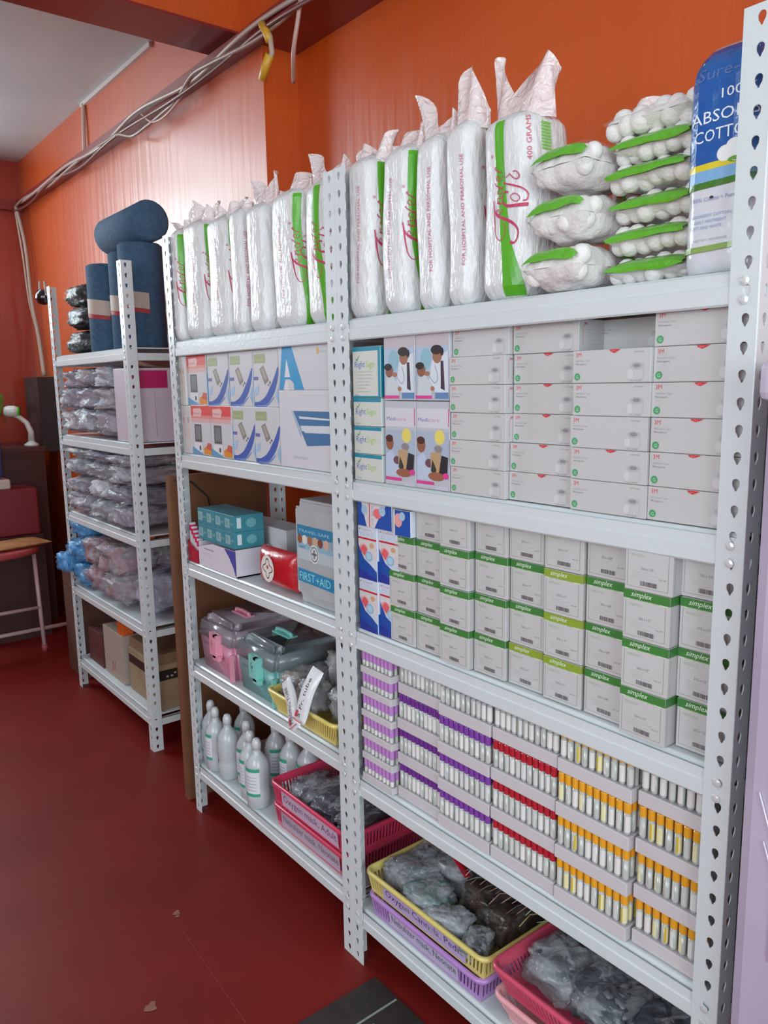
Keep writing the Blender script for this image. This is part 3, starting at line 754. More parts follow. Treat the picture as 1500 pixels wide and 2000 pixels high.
def tier(xa, xb, y, z, n, tm, th, body_h, cap_h, r, word, posn, ordn, side_rows, capcol):
    wd = xb-xa
    t = obj('tube_tray', bevel_box(wd-.001, .16, th, FOAM, .0015), None, ((xa+xb)/2, y, z))
    tag(t, 'white foam tray under the %s-capped tubes, %s of the %s column' % (word, ordn, posn), 'tray', 'white foam tube trays')
    body, cap, labs = tm; pitch = (wd-.003)/n
    lab = '%s-capped sample tube in the front row, %s tray of the %s column' % (word, ordn, posn)
    slots = [(xa+.0015+pitch*(i+.5), y+r+.0015) for i in range(n)]
    for j in range(side_rows): slots.append((xa+.0015+pitch*(n-.5), y+r+.0015+pitch*(j+1)))
    for i, (x, yy) in enumerate(slots):
        rr = R_.random()
        b = obj('sample_tube', body, None, (x, yy, z+th+.0003), (0, 0, R_.uniform(-1.7, 1.7)))
        tag(b, lab if i < n else lab.replace('in the front row', 'on the end side'), 'tube', '%s tubes, %s tray, %s column%s' % (word, ordn, posn, '' if i < n else ', right edge'))
        obj('cap', cap, b); obj('paper_label', labs[0 if rr < .3 else 1 if rr < .6 else 2], b)
    for i in range(n):
        for j in range(1, 8):
            if i == n-1 and j <= side_rows: continue
            x = xa+.0015+pitch*(i+.5); yy = y+r+.0015+pitch*j
            rear.lathe([(r*.85, 0), (r*.85, body_h)], TUBEB, 6, (x, yy, z+th+.0003)); rear.lathe([(r, body_h), (r, body_h+cap_h)], mat(capcol, .4, .3), 8, (x, yy, z+th+.0003))
R7 = .0070
specs = [ # xa, xb, y, n, tiers, word, colour, position, side rows
 (.173, .323, .022, 10, '#6b2f8c', 'purple', 'second', 0),
 (.326, .485, .012, 10, '#7c3fa0', 'purple', 'third', 1),
 (.488, .657, .014, 11, '#b01f30', 'red', 'red', 1),
 (.660, .822, .010, 10, '#e3a028', 'yellow', 'left yellow', 2),
 (.826, .962, .022, 8, '#e09a26', 'yellow', 'right yellow', 0)]
for xa, xb, y, n, cc, word, posn, sr in specs:
    tm = tube_meshes(cc if cc != '#e09a26' else '#e3a028', .042, .0185, R7)
    for t in range(4):
        if t == 3: pass
        tier(xa, xb, y+(.004 if t == 3 else 0), dB[3]+.0005+t*.0875, n, tm, .0265, .042, .0185, R7, word, posn, ('bottom', 'second', 'third', 'top')[t], sr if t < 3 else 0, cc)
tm = tube_meshes('#b77fc4', .0165, .0215, .0064)
for t in range(6):
    z = dB[3]+.0005+t*.0566
    tier(.048, .168, .008, z, 8, tm, .0175, .0165, .0215, .0064, 'lilac', 'lilac', ('bottom', 'second', 'third', 'fourth', 'fifth', 'top')[t], 0, '#b77fc4')
o = obj('rear_sample_tubes', rear.mesh('rear_tubes'), None); tag(o, 'back rows of capped sample tubes packed behind the front rows', 'tubes', None, 'stuff')

# ------------------------------------------------------------------ blood pressure monitor boxes and big cartons (middle rack)
BW, BH, BD = .1385, .1575, .11
bp_mesh = bevel_box(BW, BD, BH, mat('#c9c8ce', .35, .4), .0012)
def bp_print():
    P = Print(front); a = -BW/2; P.rect(a+.001, .001, -a-.001, BH-.001, '#c9c8ce')
    P.rect(a+.006, BH*.76, a+BW*.50, BH*.92, '#9aa578'); P.text('check', a+.010, BH*.80, .012, '#b9c49a', width=BW*.36)
    P.poly([(a+BW*.26, BH*.66), (a+BW*.42, BH*.72), (a+BW*.62, BH*.46), (a+BW*.46, BH*.38)], '#86807c'); P.poly([(a+BW*.32, BH*.65), (a+BW*.41, BH*.685), (a+BW*.55, BH*.49), (a+BW*.46, BH*.45)], '#a39e92')
    P.ell(a+BW*.66, BH*.42, .004, .004, '#5a5560'); P.ell(a+BW*.60, BH*.38, .003, .003, '#5a5560')
    P.rect(a+BW*.02, BH*.47, a+BW*.20, BH*.53, '#5868a6')
    P.poly([(a+BW*.06, BH*.32), (a+BW*.22, BH*.38), (a+BW*.18, BH*.22), (a+BW*.04, BH*.18)], '#9fc0de')
    P.ribbon([(a+.002, BH*.05), (a+BW*.22, BH*.04), (a+BW*.50, BH*.12), (a+BW*.74, BH*.30), (a+BW*.90, BH*.50), (a+BW*.985, BH*.68)], [.010, .016, .022, .026, .018, .004], '#3a56a8')
    P.ribbon([(a+BW*.10, BH*.02), (a+BW*.50, BH*.03), (a+BW*.80, BH*.17)], [.002, .006, .003], '#6a86c8')
    P.poly([(-a-BW*.02, BH*.36), (-a-BW*.14, BH*.20), (-a-BW*.02, BH*.02)], '#8fb6da')
    return P.mesh('bp')
def th_print(wd):
    P = Print(front); a = -wd/2; P.rect(a+.001, .001, -a-.001, BH-.001, '#c9c8ce')
    P.rect(a+.0008, BH*.80, -a-.0008, BH-.0008, '#d8413c'); P.rect(a+.0008, BH*.74, -a-.0008, BH*.80, '#d98480'); P.rect(a+.0008, BH*.66, -a-.0008, BH*.74, '#d8a8a8')
    P.poly([(a+wd*.12, BH*.78), (a+wd*.12, BH*.93), (a+wd*.5, BH*.95), (a+wd*.58, BH*.90), (a+wd*.52, BH*.77)], '#e2b4b2'); P.text('Advance', a+wd*.15, BH*.82, .011, '#b8545a', width=wd*.32)
    P.rect(a+wd*.16, BH*.26, a+wd*.52, BH*.62, '#57585a'); P.rect(a+wd*.21, BH*.31, a+wd*.47, BH*.58, '#74787a')
    P.rect(a+wd*.12, BH*.06, a+wd*.55, BH*.24, '#dcdbe0'); P.ell(a+wd*.42, BH*.14, .006, .008, '#3a3c4c')
    P.poly([(a+wd*.62, BH*.02), (a+wd*.60, BH*.14), (a+wd*.82, BH*.20), (-a-.0008, BH*.12), (-a-.0008, BH*.02)], '#d98a2a'); P.poly([(a+wd*.72, BH*.14), (a+wd*.82, BH*.26), (-a-.0008, BH*.24), (-a-.0008, BH*.10)], '#c75a4a')
    P.poly([(a+.001, BH*.16), (a+.001, BH*.01), (a+wd*.6, BH*.01)], '#5a9ac6')
    return P.mesh('th')
bpp = bp_print(); thp = th_print(BW); Q = Print(side(BW)); Q.poly([(.001, .001), (.04, .001), (.02, .08), (.001, .10)], '#7fb2dc'); bps = Q.mesh('s')
z1 = dA[1]+.0005
lower = [(-.781, 't', 'left red-topped monitor box in the lower row'), (-.640, 't', 'right red-topped monitor box in the lower row'), (-.4995, 'b', 'left box with blue swoosh in the lower row of monitor boxes'), (-.3590+.0-.0, 'b', 'right box with blue swoosh in the lower row beside the big white carton')]
lower = [(-.775, 't', lower[0][2]), (-.635, 't', lower[1][2]), (-.4945, 'b', lower[2][2]), (-.3745+.0005, 'b', lower[3][2])]
xs_l = [-.790, -.649, -.508, -.3685+.0]
upper = [('t', 'red-topped monitor box in the upper row above the white cards'), ('b', 'left box with blue swoosh in the upper row of monitor boxes'), ('b', 'middle box with blue swoosh in the upper row of monitor boxes'), ('b', 'right box with blue swoosh in the upper row beside the big letter A')]
xs_u = [-.815, -.6645, -.515, -.3735]
for row, (xs, kinds) in enumerate(((xs_l, [(k[1], k[2]) for k in lower]), (xs_u, upper))):
    for x, (k, lab) in zip(xs, kinds):
        place('monitor_box', bp_mesh, [('printed_front', thp if k == 't' else bpp), ('printed_side', bps)], (x, .012+(.004 if row else 0)+.003*R_.random(), z1+row*.158), 0, lab, 'carton', 'small monitor boxes in two rows')
for r, (xa, xb) in enumerate(((-.928, -.862), (-.928, -.888))):
    P = Print(front); wd = xb-xa; P.rect(-wd/2+.001, .001, wd/2-.001, .155, '#c9c6c6')
    for i, u in enumerate((-wd*.28, wd*.22)): P.rect(u-.005, .05, u+.005, .125, '#d3bcb8'); P.rect(u-.005, .10, u+.005, .118, '#c08f8c' if r == 0 else '#b8a08a')
    P.rect(-.001, .01, .001, .15, '#bcd0d4')
    place('slim_white_box', bevel_box(wd, .12, .156, mat('#d8d4d2', .5, .1), .001), [('printed_front', P.mesh('p'))], ((xa+xb)/2, .012, z1+r*.158), 0,
          'slim white box with faint print %s behind the middle rack left post' % ('in the lower row' if r == 0 else 'in the upper row'), 'carton')
# big cartons
P = Print(front); H = .118; wd = .252; P.rect(-.125, .001, .125, H-.001, '#c9c9cf')
P.poly([(-.125, .001), (-.104, H-.001), (-.060, H-.001), (-.002, .001), (-.050, .001), (-.052, .018), (-.070, .028), (-.092, .028), (-.104, .001)], '#1b8fc4')
P.poly([(-.0955, .034), (-.0675, .034), (-.084, .082)], '#d8d8de'); P.rect(-.094, .0, -.078, .022, '#d8d8de')
P.rect(.060, H-.030, .070, H-.014, '#d9a050'); P.text('care', .072, H-.026, .010, '#b7b3b8', width=.03)
place('large_carton', bevel_box(wd, .2, H, mat('#d6d6dc', .45, .1), .0012), [('printed_front', P.mesh('p'))], (-.1725, .014, z1+.2035), 0, 'white carton with a big blue letter A beside the twin posts', 'carton')
P = Print(front)
P.poly([(-.055, .150), (.124, .150), (.124, .115), (-.024, .112), (-.018, .098), (.124, .096), (.124, .068), (.006, .060)], '#3f6f9e')
P.poly([(-.030, .136), (.124, .132), (.124, .128), (-.026, .130)], '#d3d8e0'); P.poly([(-.024, .112), (.124, .115), (.124, .096), (-.002, .094)], '#cfd4dc'); P.poly([(-.018, .098), (-.055, .150), (-.064, .150), (-.022, .08)], '#9db4c8')
P.text('Nebulizer', -.06, .025, .012, '#bcb9c0', width=.07)
P.rect(-.03, .19, .125, .1905, '#bbb8bd')
place('large_carton', bevel_box(wd, .2, .203, mat('#cfcdd4', .45, .1), .0012), [('printed_front', P.mesh('p'))], (-.1725, .012, z1), 0, 'grey-white carton with blue slanted frame mark under the blue A carton', 'carton')

# ------------------------------------------------------------------ middle rack third shelf
zA3 = dA[2]+.0005
# display box with teal inner boxes
k = empty('display_box', (-.725, .012, zA3)); tag(k, 'white counter display box with lilac swoosh filled with teal packets', 'display box')
wd = .262; bb = MB(); WD = mat('#d6d0dc', .45, .1)
bb.add([(-wd/2, 0, 0), (wd/2, 0, 0), (wd/2, 0, .085), (-wd/2*.2, 0, .085), (-wd/2, 0, .062)], [(0, 1, 2, 3, 4)], WD)
bb.box((-wd/2, .001, 0), (wd/2, .12, .004), WD); bb.box((wd/2-.002, 0, 0), (wd/2, .12, .088), WD); bb.box((-wd/2, .001, 0), (-wd/2+.002, .12, .08), WD); bb.box((-wd/2, .118, 0), (wd/2, .12, .09), WD)
obj('tray', bb.mesh('tray'), k)
P = Print(front); P.rect(-wd/2+.001, .001, wd/2-.001, .061, WD); P.poly([(wd/2-.001, .001), (wd/2-.001, .084), (wd/2-.075, .084), (wd/2-.045, .06), (wd/2-.018, .03)], '#4a4aa0'); P.rect(-.09, .06, -.02, .064, '#9a93b4'); P.text('surgical face mask', -.10, .045, .006, '#b4aac8', width=.06)
obj('printed_front', P.mesh('p'), k)
tb = bevel_box(.0625, .104, .052, mat('#3f8c9c', .4, .3), .001)
P = Print(front); P.rect(-.030, .002, .030, .050, '#3d8898'); P.rect(-.028, .012, .004, .040, '#8fb4b6'); P.rect(-.024, .018, -.006, .036, '#6fa4ac'); P.text('CARE', .006, .022, .010, '#9fc8cc', width=.020); tpm = P.mesh('p')
Q = Print(side(.0625)); Q.rect(.01, .012, .025, .045, '#cfe0e4'); Q.ell(.06, .026, .018, .015, '#6fb0ba'); tqm = Q.mesh('q')
for r in range(2):
    for c_ in range(4):
        for d_ in range(1):
            place('teal_packet_box', tb, [('printed_front', tpm), ('printed_side', tqm)], (-.822+.0635*c_, .014, zA3+.090+r*.0525), 0,
                  'teal packet box, %s row, %s above the display box' % (('lower', 'upper')[r], ('leftmost', 'second', 'third', 'rightmost')[c_]), 'carton', 'teal packet boxes above the display box')
me = bevel_box(.30, .09, .145, mat('#cfcfd6', .45, .1), .001)
place('white_carton', me, [], (-.66, .145, zA3), 0, 'plain white carton standing behind the teal packet boxes', 'carton')
place('blue_carton', bevel_box(.10, .09, .12, mat('#5a7890', .45, .1), .001), [], (-.40, .15, zA3), 0, 'dull blue carton behind the red pouch and first aid case', 'carton')
# pink packets in a red sleeve
k = empty('lancet_pouch', (-.905, .012, zA3)); tag(k, 'red cardboard sleeve of slim white pens beside the middle rack left post', 'packet holder')
mb = MB(); RP = mat('#b5203c', .4, .4)
mb.add([(-.035, 0, 0), (.035, 0, 0), (.035, 0, .045), (-.035, 0, .072), (-.035, .03, 0), (.035, .03, 0), (.035, .03, .045), (-.035, .03, .072)], [(0, 1, 2, 3), (4, 7, 6, 5), (0, 4, 5, 1), (1, 5, 6, 2), (0, 3, 7, 4)], RP)
obj('sleeve', mb.mesh('sleeve'), k)
for i in range(5):
    mb = MB(); x = -.028+.013*i; mb.box((x, .006, .01), (x+.009, .024, .132-.012*i), mat('#e3dde0', .4, .3)); mb.box((x-.0006, .0055, .105-.012*i), (x+.0096, .0245, .125-.012*i), mat('#d2246a', .4, .3))
    obj('pen', mb.mesh('pen'), k)
# red first-aid pouch
mb = MB(); vs, fs = pillow(.205, .06, .118, 5, 0, 26, 14)
vs = [(x, (z-.059)*.55, .062+y*1.9) for x, y, z in vs]
mb.add(vs, [f[::-1] for f in fs], mat('#b81826', .35, .7, bump=(20, .4, (1, 1, 1)), key='redvinyl'))
o = obj('first_aid_pouch', mb.mesh('pouch', True), None, (-.395, .055, zA3+.0005)); tag(o, 'red vinyl first aid pouch with round white emblem leaning by the clear case', 'pouch')
P = Print(lambda u, v, l: (u, -.034-l, v)); P.ell(-.02, .062, .036, .040, '#e6dfda', 28)
n = 48; ro = [(.023+.006*math.cos(4*(2*PI*i/n)))*1. for i in range(n)]
P.poly([(-.02+ro[i]*1.0*math.cos(2*PI*i/n), .062+ro[i]*1.08*math.sin(2*PI*i/n)) for i in range(n)], '#3c3236')
P.poly([(-.02+(ro[i]-.004)*math.cos(2*PI*i/n), .062+(ro[i]-.004)*1.08*math.sin(2*PI*i/n)) for i in range(n)], '#e6dfda')
P.ell(-.02, .066, .006, .006, '#c05a5a'); obj('emblem', P.mesh('emblem'), o)
# clear first-aid case
CLEAR = mat('#d0d6da', .25, .6, alpha=.6, key='clearcase')
bm = bmesh.new(); bmesh.ops.create_cube(bm, size=1)
for v in bm.verts: v.co = Vector((v.co.x*.225, (v.co.y+.5)*.11, (v.co.z+.5)*.285))
bmesh.ops.bevel(bm, geom=[e for e in bm.edges if abs(e.verts[0].co.y-e.verts[1].co.y) > .05], offset=.022, segments=5, affect='EDGES')
bmesh.ops.bevel(bm, geom=[e for e in bm.edges if abs(e.verts[0].co.y-e.verts[1].co.y) < 1e-5 and e.calc_face_angle(0) > 1], offset=.006, segments=2, affect='EDGES')
me = bpy.data.meshes.new('case'); bm.to_mesh(me); bm.free(); me.materials.append(CLEAR)
o = obj('first_aid_case', me, None, (-.155, .028, zA3)); tag(o, 'clear plastic first aid case with blue lettering standing beside the twin posts', 'case')
P = Print(front)
P.rect(-.100, .185, .105, .215, '#2f7fa8'); P.rect(-.100, .150, .105, .186, '#8fb2c6'); P.rect(-.100, .120, .105, .150, '#b6c3cb')
for i, (c_, u) in enumerate((('#8a5a3a', -.088), ('#ddd6d0', -.064), ('#a86a4a', -.038), ('#c9a890', -.012), ('#7a4a3a', .012), ('#d8a89a', .04), ('#93a3b0', .07))): P.ell(u, .176, .012, .013, c_)
P.text('TRAVEL SAFE', -.094, .196, .011, '#9fd0e2', width=.15); P.text('BABY', -.092, .152, .010, '#5a8ab0', width=.03)
P.ell(-.018, .142, .022, .025, '#dfe2e2', 24); P.ell(-.018, .142, .0185, .021, '#4d5560', 24); P.ell(-.018, .142, .016, .018, '#cfd3d6', 24)
P.rect(-.021, .130, -.015, .154, '#5b6470'); P.rect(-.030, .139, -.006, .145, '#5b6470')
P.poly([(-.100, .058), (.105, .052), (.105, .088), (-.100, .094)], '#2a86b4'); P.text('FIRST', -.096, .063, .032, '#8fdcdc', width=.078); P.text('+AID', -.014, .061, .032, '#8fdcdc', width=.07)
obj('printed_label', P.mesh('label'), o)
mb = MB(); mb.box((-.08, .03, .01), (.08, .09, .16), mat('#a9adae', .6)); mb.box((-.06, .03, .16), (.05, .08, .25), mat('#9fa2a8', .6)); obj('dressing_contents', mb.mesh('c'), o)

# ------------------------------------------------------------------ tubs with handles
def tub(x0, x1, y, z, col, clear, lid, label, word, ht=.185, dp=.30):
    wd = x1-x0; xc = (x0+x1)/2
    def shell(z0, z1_, w0, w1, d0, d1, m, capd, r=.016):
        bm = bmesh.new(); bmesh.ops.create_cube(bm, size=1)
        for v in bm.verts:
            t = v.co.z+.5; v.co = Vector((v.co.x*(w0+(w1-w0)*t), dp/2+v.co.y*(d0+(d1-d0)*t), z0+(z1_-z0)*t))
        bmesh.ops.bevel(bm, geom=[e for e in bm.edges if abs(e.verts[0].co.z-e.verts[1].co.z) > .02], offset=r, segments=4, affect='EDGES')
        if capd: bmesh.ops.bevel(bm, geom=[e for e in bm.edges if e.verts[0].co.z > z1_-1e-4 and e.verts[1].co.z > z1_-1e-4], offset=.02, segments=4, affect='EDGES')
        me = bpy.data.meshes.new('tub'); bm.to_mesh(me); bm.free(); me.materials.append(m); me.polygons.foreach_set('use_smooth', [True]*len(me.polygons)); return me
    o = obj('storage_tub', shell(0, ht*.62, wd*.92, wd*.97, dp*.9, dp*.96, mat(col, .3, .5, alpha=.86, key='tub'), 0), None, (xc, y, z)); tag(o, label, 'storage tub', 'tinted storage tubs')
    obj('clear_lid', shell(ht*.625, ht, wd, wd*.93, dp, dp*.9, mat(clear, .22, .8, alpha=.62, key='lid'), 1), o)
    L = mat(lid, .3, .5)
    mb = MB(); yy = .0
    mb.box((-wd*.06, yy-.008, ht*.36), (wd*.20, yy+.006, ht*.78), L); mb.box((wd*.12, yy-.020, ht*.38), (wd*.20, yy-.008, ht*.80), L); mb.box((wd*.12, yy-.020, ht*.34), (wd*.26, yy-.006, ht*.42), L); mb.box((wd*.14, yy-.020, ht*.76), (wd*.24, yy-.006, ht*.80), L)
    cl = obj('clasp', mb.mesh('clasp'), o)
    P = Print(lambda u, v, l: (u, yy-.0085-l, v)); P.ell(wd*.03, ht*.57, .011, .015, '#35464a'); P.ell(wd*.03, ht*.57, .009, .0125, lid); P.ell(wd*.03, ht*.57, .004, .006, '#35464a')
    P.text(word, -wd*.20, ht*.52, .014, '#3a444a', width=.034); obj('emblem', P.mesh('e'), o)
    mb = MB(); mb.tube([(-wd*.18, dp*.38, ht+.001), (-wd*.17, dp*.38, ht+.010), (0, dp*.38, ht+.013), (wd*.17, dp*.38, ht+.010), (wd*.18, dp*.38, ht+.001)], .006, L); mb.box((-wd*.2, dp*.33, ht-.002), (wd*.2, dp*.44, ht+.004), L)
    obj('handle', mb.mesh('handle', False), o)
    if word: 
        mb = MB(); mb.box((wd*.43, -.002, .0), (wd*.465, .012, ht*.50), L); obj('corner_foot', mb.mesh('f'), o)
    return o
zA4 = dA[3]+.0005
tub(-.925, -.665, .018, zA4, '#d98ba8', '#a79aa6', '#e79ab0', 'pink storage tub with clear lid and pink clasp', 'KIDS')
tub(-.655, -.400, .020, zA4, '#6fb0ad', '#8a979c', '#86d2c9', 'mint green storage tub with clear lid between the pink tub and the yellow basket', 'Bubbles', .178)

# ------------------------------------------------------------------ baskets
def basket(label, xc, yc, z, wd, dp, ht, col, rz=0, tilt=(0, 0), text=None, textw=.8, panel='#c9bcd6', tcol='#57506e', slots=True, taper=.86, both=None, th=None):
    m = mat(col, .35, .5); hw, hd = wd/2, dp/2
    o = empty('basket', (xc, yc, z)); o.rotation_euler = (tilt[0], tilt[1], rz); tag(o, label, 'basket', 'slotted plastic baskets')
    mb = MB()
    def ring(z0, z1, th=.003, grow=0.):
        for sx in (-1, 1):
            for nm in (0, 1):
                pass
        def q(t): return taper+(1-taper)*t
        a0 = q(z0/ht); a1 = q(z1/ht)
        c0 = [(-hw*a0-grow, -hd*a0-grow), (hw*a0+grow, -hd*a0-grow), (hw*a0+grow, hd*a0+grow), (-hw*a0-grow, hd*a0+grow)]
        c1 = [(-hw*a1-grow, -hd*a1-grow), (hw*a1+grow, -hd*a1-grow), (hw*a1+grow, hd*a1+grow), (-hw*a1-grow, hd*a1+grow)]
        vs = []
        for s_ in (1, 0):
            for cc, zz in ((c0, z0), (c1, z1)):
                for (x, y) in cc: vs.append((x-(0 if s_ else math.copysign(th, x)), y-(0 if s_ else math.copysign(th, y)), zz))
        fs = []
        for i in range(4):
            j = (i+1) % 4; fs += [(i, j, 4+j, 4+i), (8+i, 12+i, 12+j, 8+j), (4+i, 4+j, 12+j, 12+i), (i, 8+i, 8+j, j)]
        mb.add(vs, fs, m)
    ring(0, ht*.18); ring(ht*.74, ht*.97)
    mb.box((-hw*taper, -hd*taper, 0), (hw*taper, hd*taper, .003), m)
    for s_ in (-1, 1):
        n = max(8, int(wd/.0115))
        for i in range(n+1):
            t = (i/n-.5)*2; x0 = t*hw*taper*.985; x1 = t*hw*.97
            y0, y1 = s_*hd*(taper+(1-taper)*.18), s_*hd*(taper+(1-taper)*.74); w2 = .0030
            z0, z1 = ht*.17, ht*.75
            th = .0022*s_
            mb.add([(x0-w2, y0, z0), (x0+w2, y0, z0), (x1+w2, y1, z1), (x1-w2, y1, z1), (x0-w2, y0-th, z0), (x0+w2, y0-th, z0), (x1+w2, y1-th, z1), (x1-w2, y1-th, z1)],
                   [(0, 1, 2, 3), (4, 7, 6, 5), (0, 3, 7, 4), (1, 5, 6, 2)], m)
        n = max(6, int(dp/.0115))
        for i in range(n+1):
            t = (i/n-.5)*2; ya = t*hd*taper*.985; yb = t*hd*.97
            xa, xb = s_*hw*(taper+(1-taper)*.18), s_*hw*(taper+(1-taper)*.74); w2 = .0030; z0, z1 = ht*.17, ht*.75; th = .0022*s_
            mb.add([(xa, ya-w2, z0), (xa, ya+w2, z0), (xb, yb+w2, z1), (xb, yb-w2, z1), (xa-th, ya-w2, z0), (xa-th, ya+w2, z0), (xb-th, yb+w2, z1), (xb-th, yb-w2, z1)],
                   [(0, 1, 2, 3), (4, 7, 6, 5), (0, 3, 7, 4), (1, 5, 6, 2)], m)
    obj('basket_body', mb.mesh('body'), o)
    # rolled rim
    r = MB(); rr = .020; pts = []
    for (cx, cy, a0) in ((hw-rr, hd-rr, 0), (-hw+rr, hd-rr, PI/2), (-hw+rr, -hd+rr, PI), (hw-rr, -hd+rr, 1.5*PI)):
        for q in range(5): a = a0+q/4*PI/2; pts.append((cx+(rr+.003)*math.cos(a), cy+(rr+.003)*math.sin(a), ht-.004))
    pts.append(pts[0]); pts.append(pts[1])
    r.tube(pts, .0065, m, 10); obj('rim', r.mesh('rim', True), o)
    if text:
        def fn(u, v, l):
            t = v/ht; return (u, -hd*(taper+(1-taper)*t)-.0015-l, v)
        P = Print(fn); L_ = wd*textw; P.rect(-L_/2, ht*.12, L_/2, ht*.80, panel)
        P.text(text, -L_/2+.008, ht*.36, ht*.44, tcol, width=L_-.016); obj('name_label', P.mesh('n'), o)
    return o
def bag(label, c, size, col, seed, rot=(0, 0, 0), film=True, frough=.06, fcol='#c9ced4', amount=.35, name='clear_bag', cat='plastic bag', group=None, crumple=.28, rough=.5, coat=.6, parts=None):
    sx, sy, sz = size; mb = MB(); nu, nv = 40, 24
    def shape(grow, sd, amp):
        vs = []; fs = []
        for j in range(nv+1):
            ph = PI*j/nv
            for i in range(nu):
                th = 2*PI*i/nu; e = .55
                f = lambda a: math.copysign(abs(a)**e, a)
                p = Vector((f(math.sin(ph)**1)*f(math.cos(th)), f(math.sin(ph))*f(math.sin(th)), f(math.cos(ph))))
                q = p*1.3+Vector((sd*3.1, sd*1.7, sd)); d = 1+amp*noise.noise(q*1.1)+amp*.7*abs(noise.noise(q*2.6))-amp*.5*abs(noise.noise(q*5.2))+amp*.3*noise.noise(q*9)
                p = p*d*(1+grow); z = p.z*sz/2
                vs.append((p.x*sx/2, p.y*sy/2, z))
        lo = [min(v[i] for v in vs) for i in range(3)]; hi = [max(v[i] for v in vs) for i in range(3)]; g = .96+grow
        vs = [tuple(((v[i]-lo[i])/(hi[i]-lo[i])-.5)*size[i]*g for i in range(3)) for v in vs]
        for j in range(nv):
            for i in range(nu): fs.append((j*nu+i, (j+1)*nu+i, (j+1)*nu+(i+1) % nu, j*nu+(i+1) % nu))
        return vs, fs
    vs, fs = shape(-.06 if film else 0, seed, crumple); mb.add(vs, fs, mat(col, rough, coat, bump=(35, .7, (1, 1, 1)), var=(parts or col, 32, (1, 1, 1)), key='stuffbag'))
    o = obj(name, mb.mesh(name, True), None, c, rot); tag(o, label, cat, group)
    if film:
        mb = MB(); vs, fs = shape(.0, seed+.13, crumple*1.35); mb.add(vs, fs, film_mat(fcol, amount, frough, 26, 'clearfilm'))
        obj('plastic_film', mb.mesh('film', True), o)
    return o
# yellow basket on the fourth shelf of the middle rack, full of packets
basket('yellow slotted basket under crumpled packets on the fourth shelf', -.236, .121, zA4+.001, .35, .235, .070, '#e3cf74')
GB = 'clear bags in the yellow basket on the fourth shelf'
bag('crumpled clear bag with brown paper inside, at the tub end of the yellow basket', (-.345, .10, zA4+.085), (.13, .17, .10), '#b0a49c', 1, (0, -.15, .05), parts='#8d8a8c', group=GB)
bag('upper grey crumpled bag at the back of the yellow basket pile', (-.225, .17, zA4+.115), (.12, .12, .17), '#8f8b90', 2, (0, -.1, .1), parts='#c4bdc0', group=GB)
bag('crumpled clear bag in the yellow basket pile near the twin posts', (-.125, .12, zA4+.085), (.12, .17, .12), '#a09c9e', 3, (0, 0, 0), parts='#77747a', group=GB)
bag('clear bag with twisted end poking up behind the white packets', (-.235, .055, zA4+.085), (.11, .09, .11), '#b4b0b2', 7, (0, 0, 0), parts='#87848a', group=GB)
def packet(label, c, rot, wd, ht, text, seed):
    mb = MB(); vs, fs = pillow(wd, ht, .022, seed, 0, 12, 20); vs = [(x, y, z+.004*math.sin(y*40+seed)) for x, y, z in vs]
    mb.add(vs, fs, mat('#dfe0e4', .35, .8, bump=(40, .4, (1, 1, 1)), key='packet')); o = obj('paper_packet', mb.mesh('packet', True), None, c, rot); tag(o, label, 'packet', 'white packets in the yellow basket')
    P = Print(lambda u, v, l: (u, v, .022+.004*math.sin(v*40+seed)+l)); P.text(text, .004, -ht*.42, .016, '#3c3a44', width=ht*.75, rot=PI/2); P.rect(-wd*.3, -ht*.42, -wd*.1, -ht*.30, '#c04050'); P.rect(-wd*.4, -ht*.48, wd*.4, -ht*.46, '#c06070')
    obj('printed_text', P.mesh('t'), o)
packet('upright white packet with dark figure 5 on top of the basket pile', (-.165, -.005, zA4+.125), (math.radians(72), .22, .12), .046, .155, '5 Fr. tube', 1)
packet('white packet lying slantwise over the front edge of the yellow basket', (-.235, -.012, zA4+.080), (math.radians(62), -.75, .35), .042, .15, 'FEEDING TUBE', 4)

# saline bottles
zA5 = dA[4]+.0005
BOT = mat('#dfe4ea', .22, .8, alpha=.62, key='bottle')
def bottle_mesh(r=.037, h=.205):
    mb = MB(); mb.lathe([(r*.8, 0), (r, .006), (r, h*.28), (r*.94, h*.32), (r, h*.36), (r, h*.66), (r*.9, h*.74), (r*.62, h*.83), (r*.36, h*.89), (r*.34, h*.95)], BOT, 22); return mb.mesh('bottle', True)
bm_ = bottle_mesh()
mb = MB(); mb.lathe([(.0148, .193), (.0152, .212), (.013, .220), (.010, .226), (.006, .229)], mat('#cfd2d6', .3, .5), 14); capm = mb.mesh('cap', True)
def bot_label(a0, a1, yellow=False):
    mb = MB(); N = 12
    for z0, z1, c in ((.050, .140, '#dcdde6'), (.128, .140, '#3fa283'), (.046, .056, '#3fa283')):
        off = .0004 if c == '#dcdde6' else .0008; vs = []
        for zz in (z0, z1):
            for i in range(N+1): th = a0+(a1-a0)*i/N; rr = .037+off; vs.append((rr*math.cos(th), rr*math.sin(th), zz))
        mb.add(vs, [(i, i+1, N+2+i, N+1+i) for i in range(N)], mat(c, .45))
    for i in range(5):
        vs = []; zz = .066+i*.011
        for z in (zz, zz+.002):
            for q in range(N-3): th = a0+(a1-a0)*(q+2)/N; vs.append((.0380*math.cos(th), .0380*math.sin(th), z))
        n = N-3; mb.add(vs, [(q, q+1, n+q+1, n+q) for q in range(n-1)], mat('#9aa0b8', .5))
    return mb.mesh('label', True)
bl = [bot_label(-1.9, -.9), bot_label(-2.4, -1.2), bot_label(-1.4, -.2), bot_label(-2.3, -.6)]
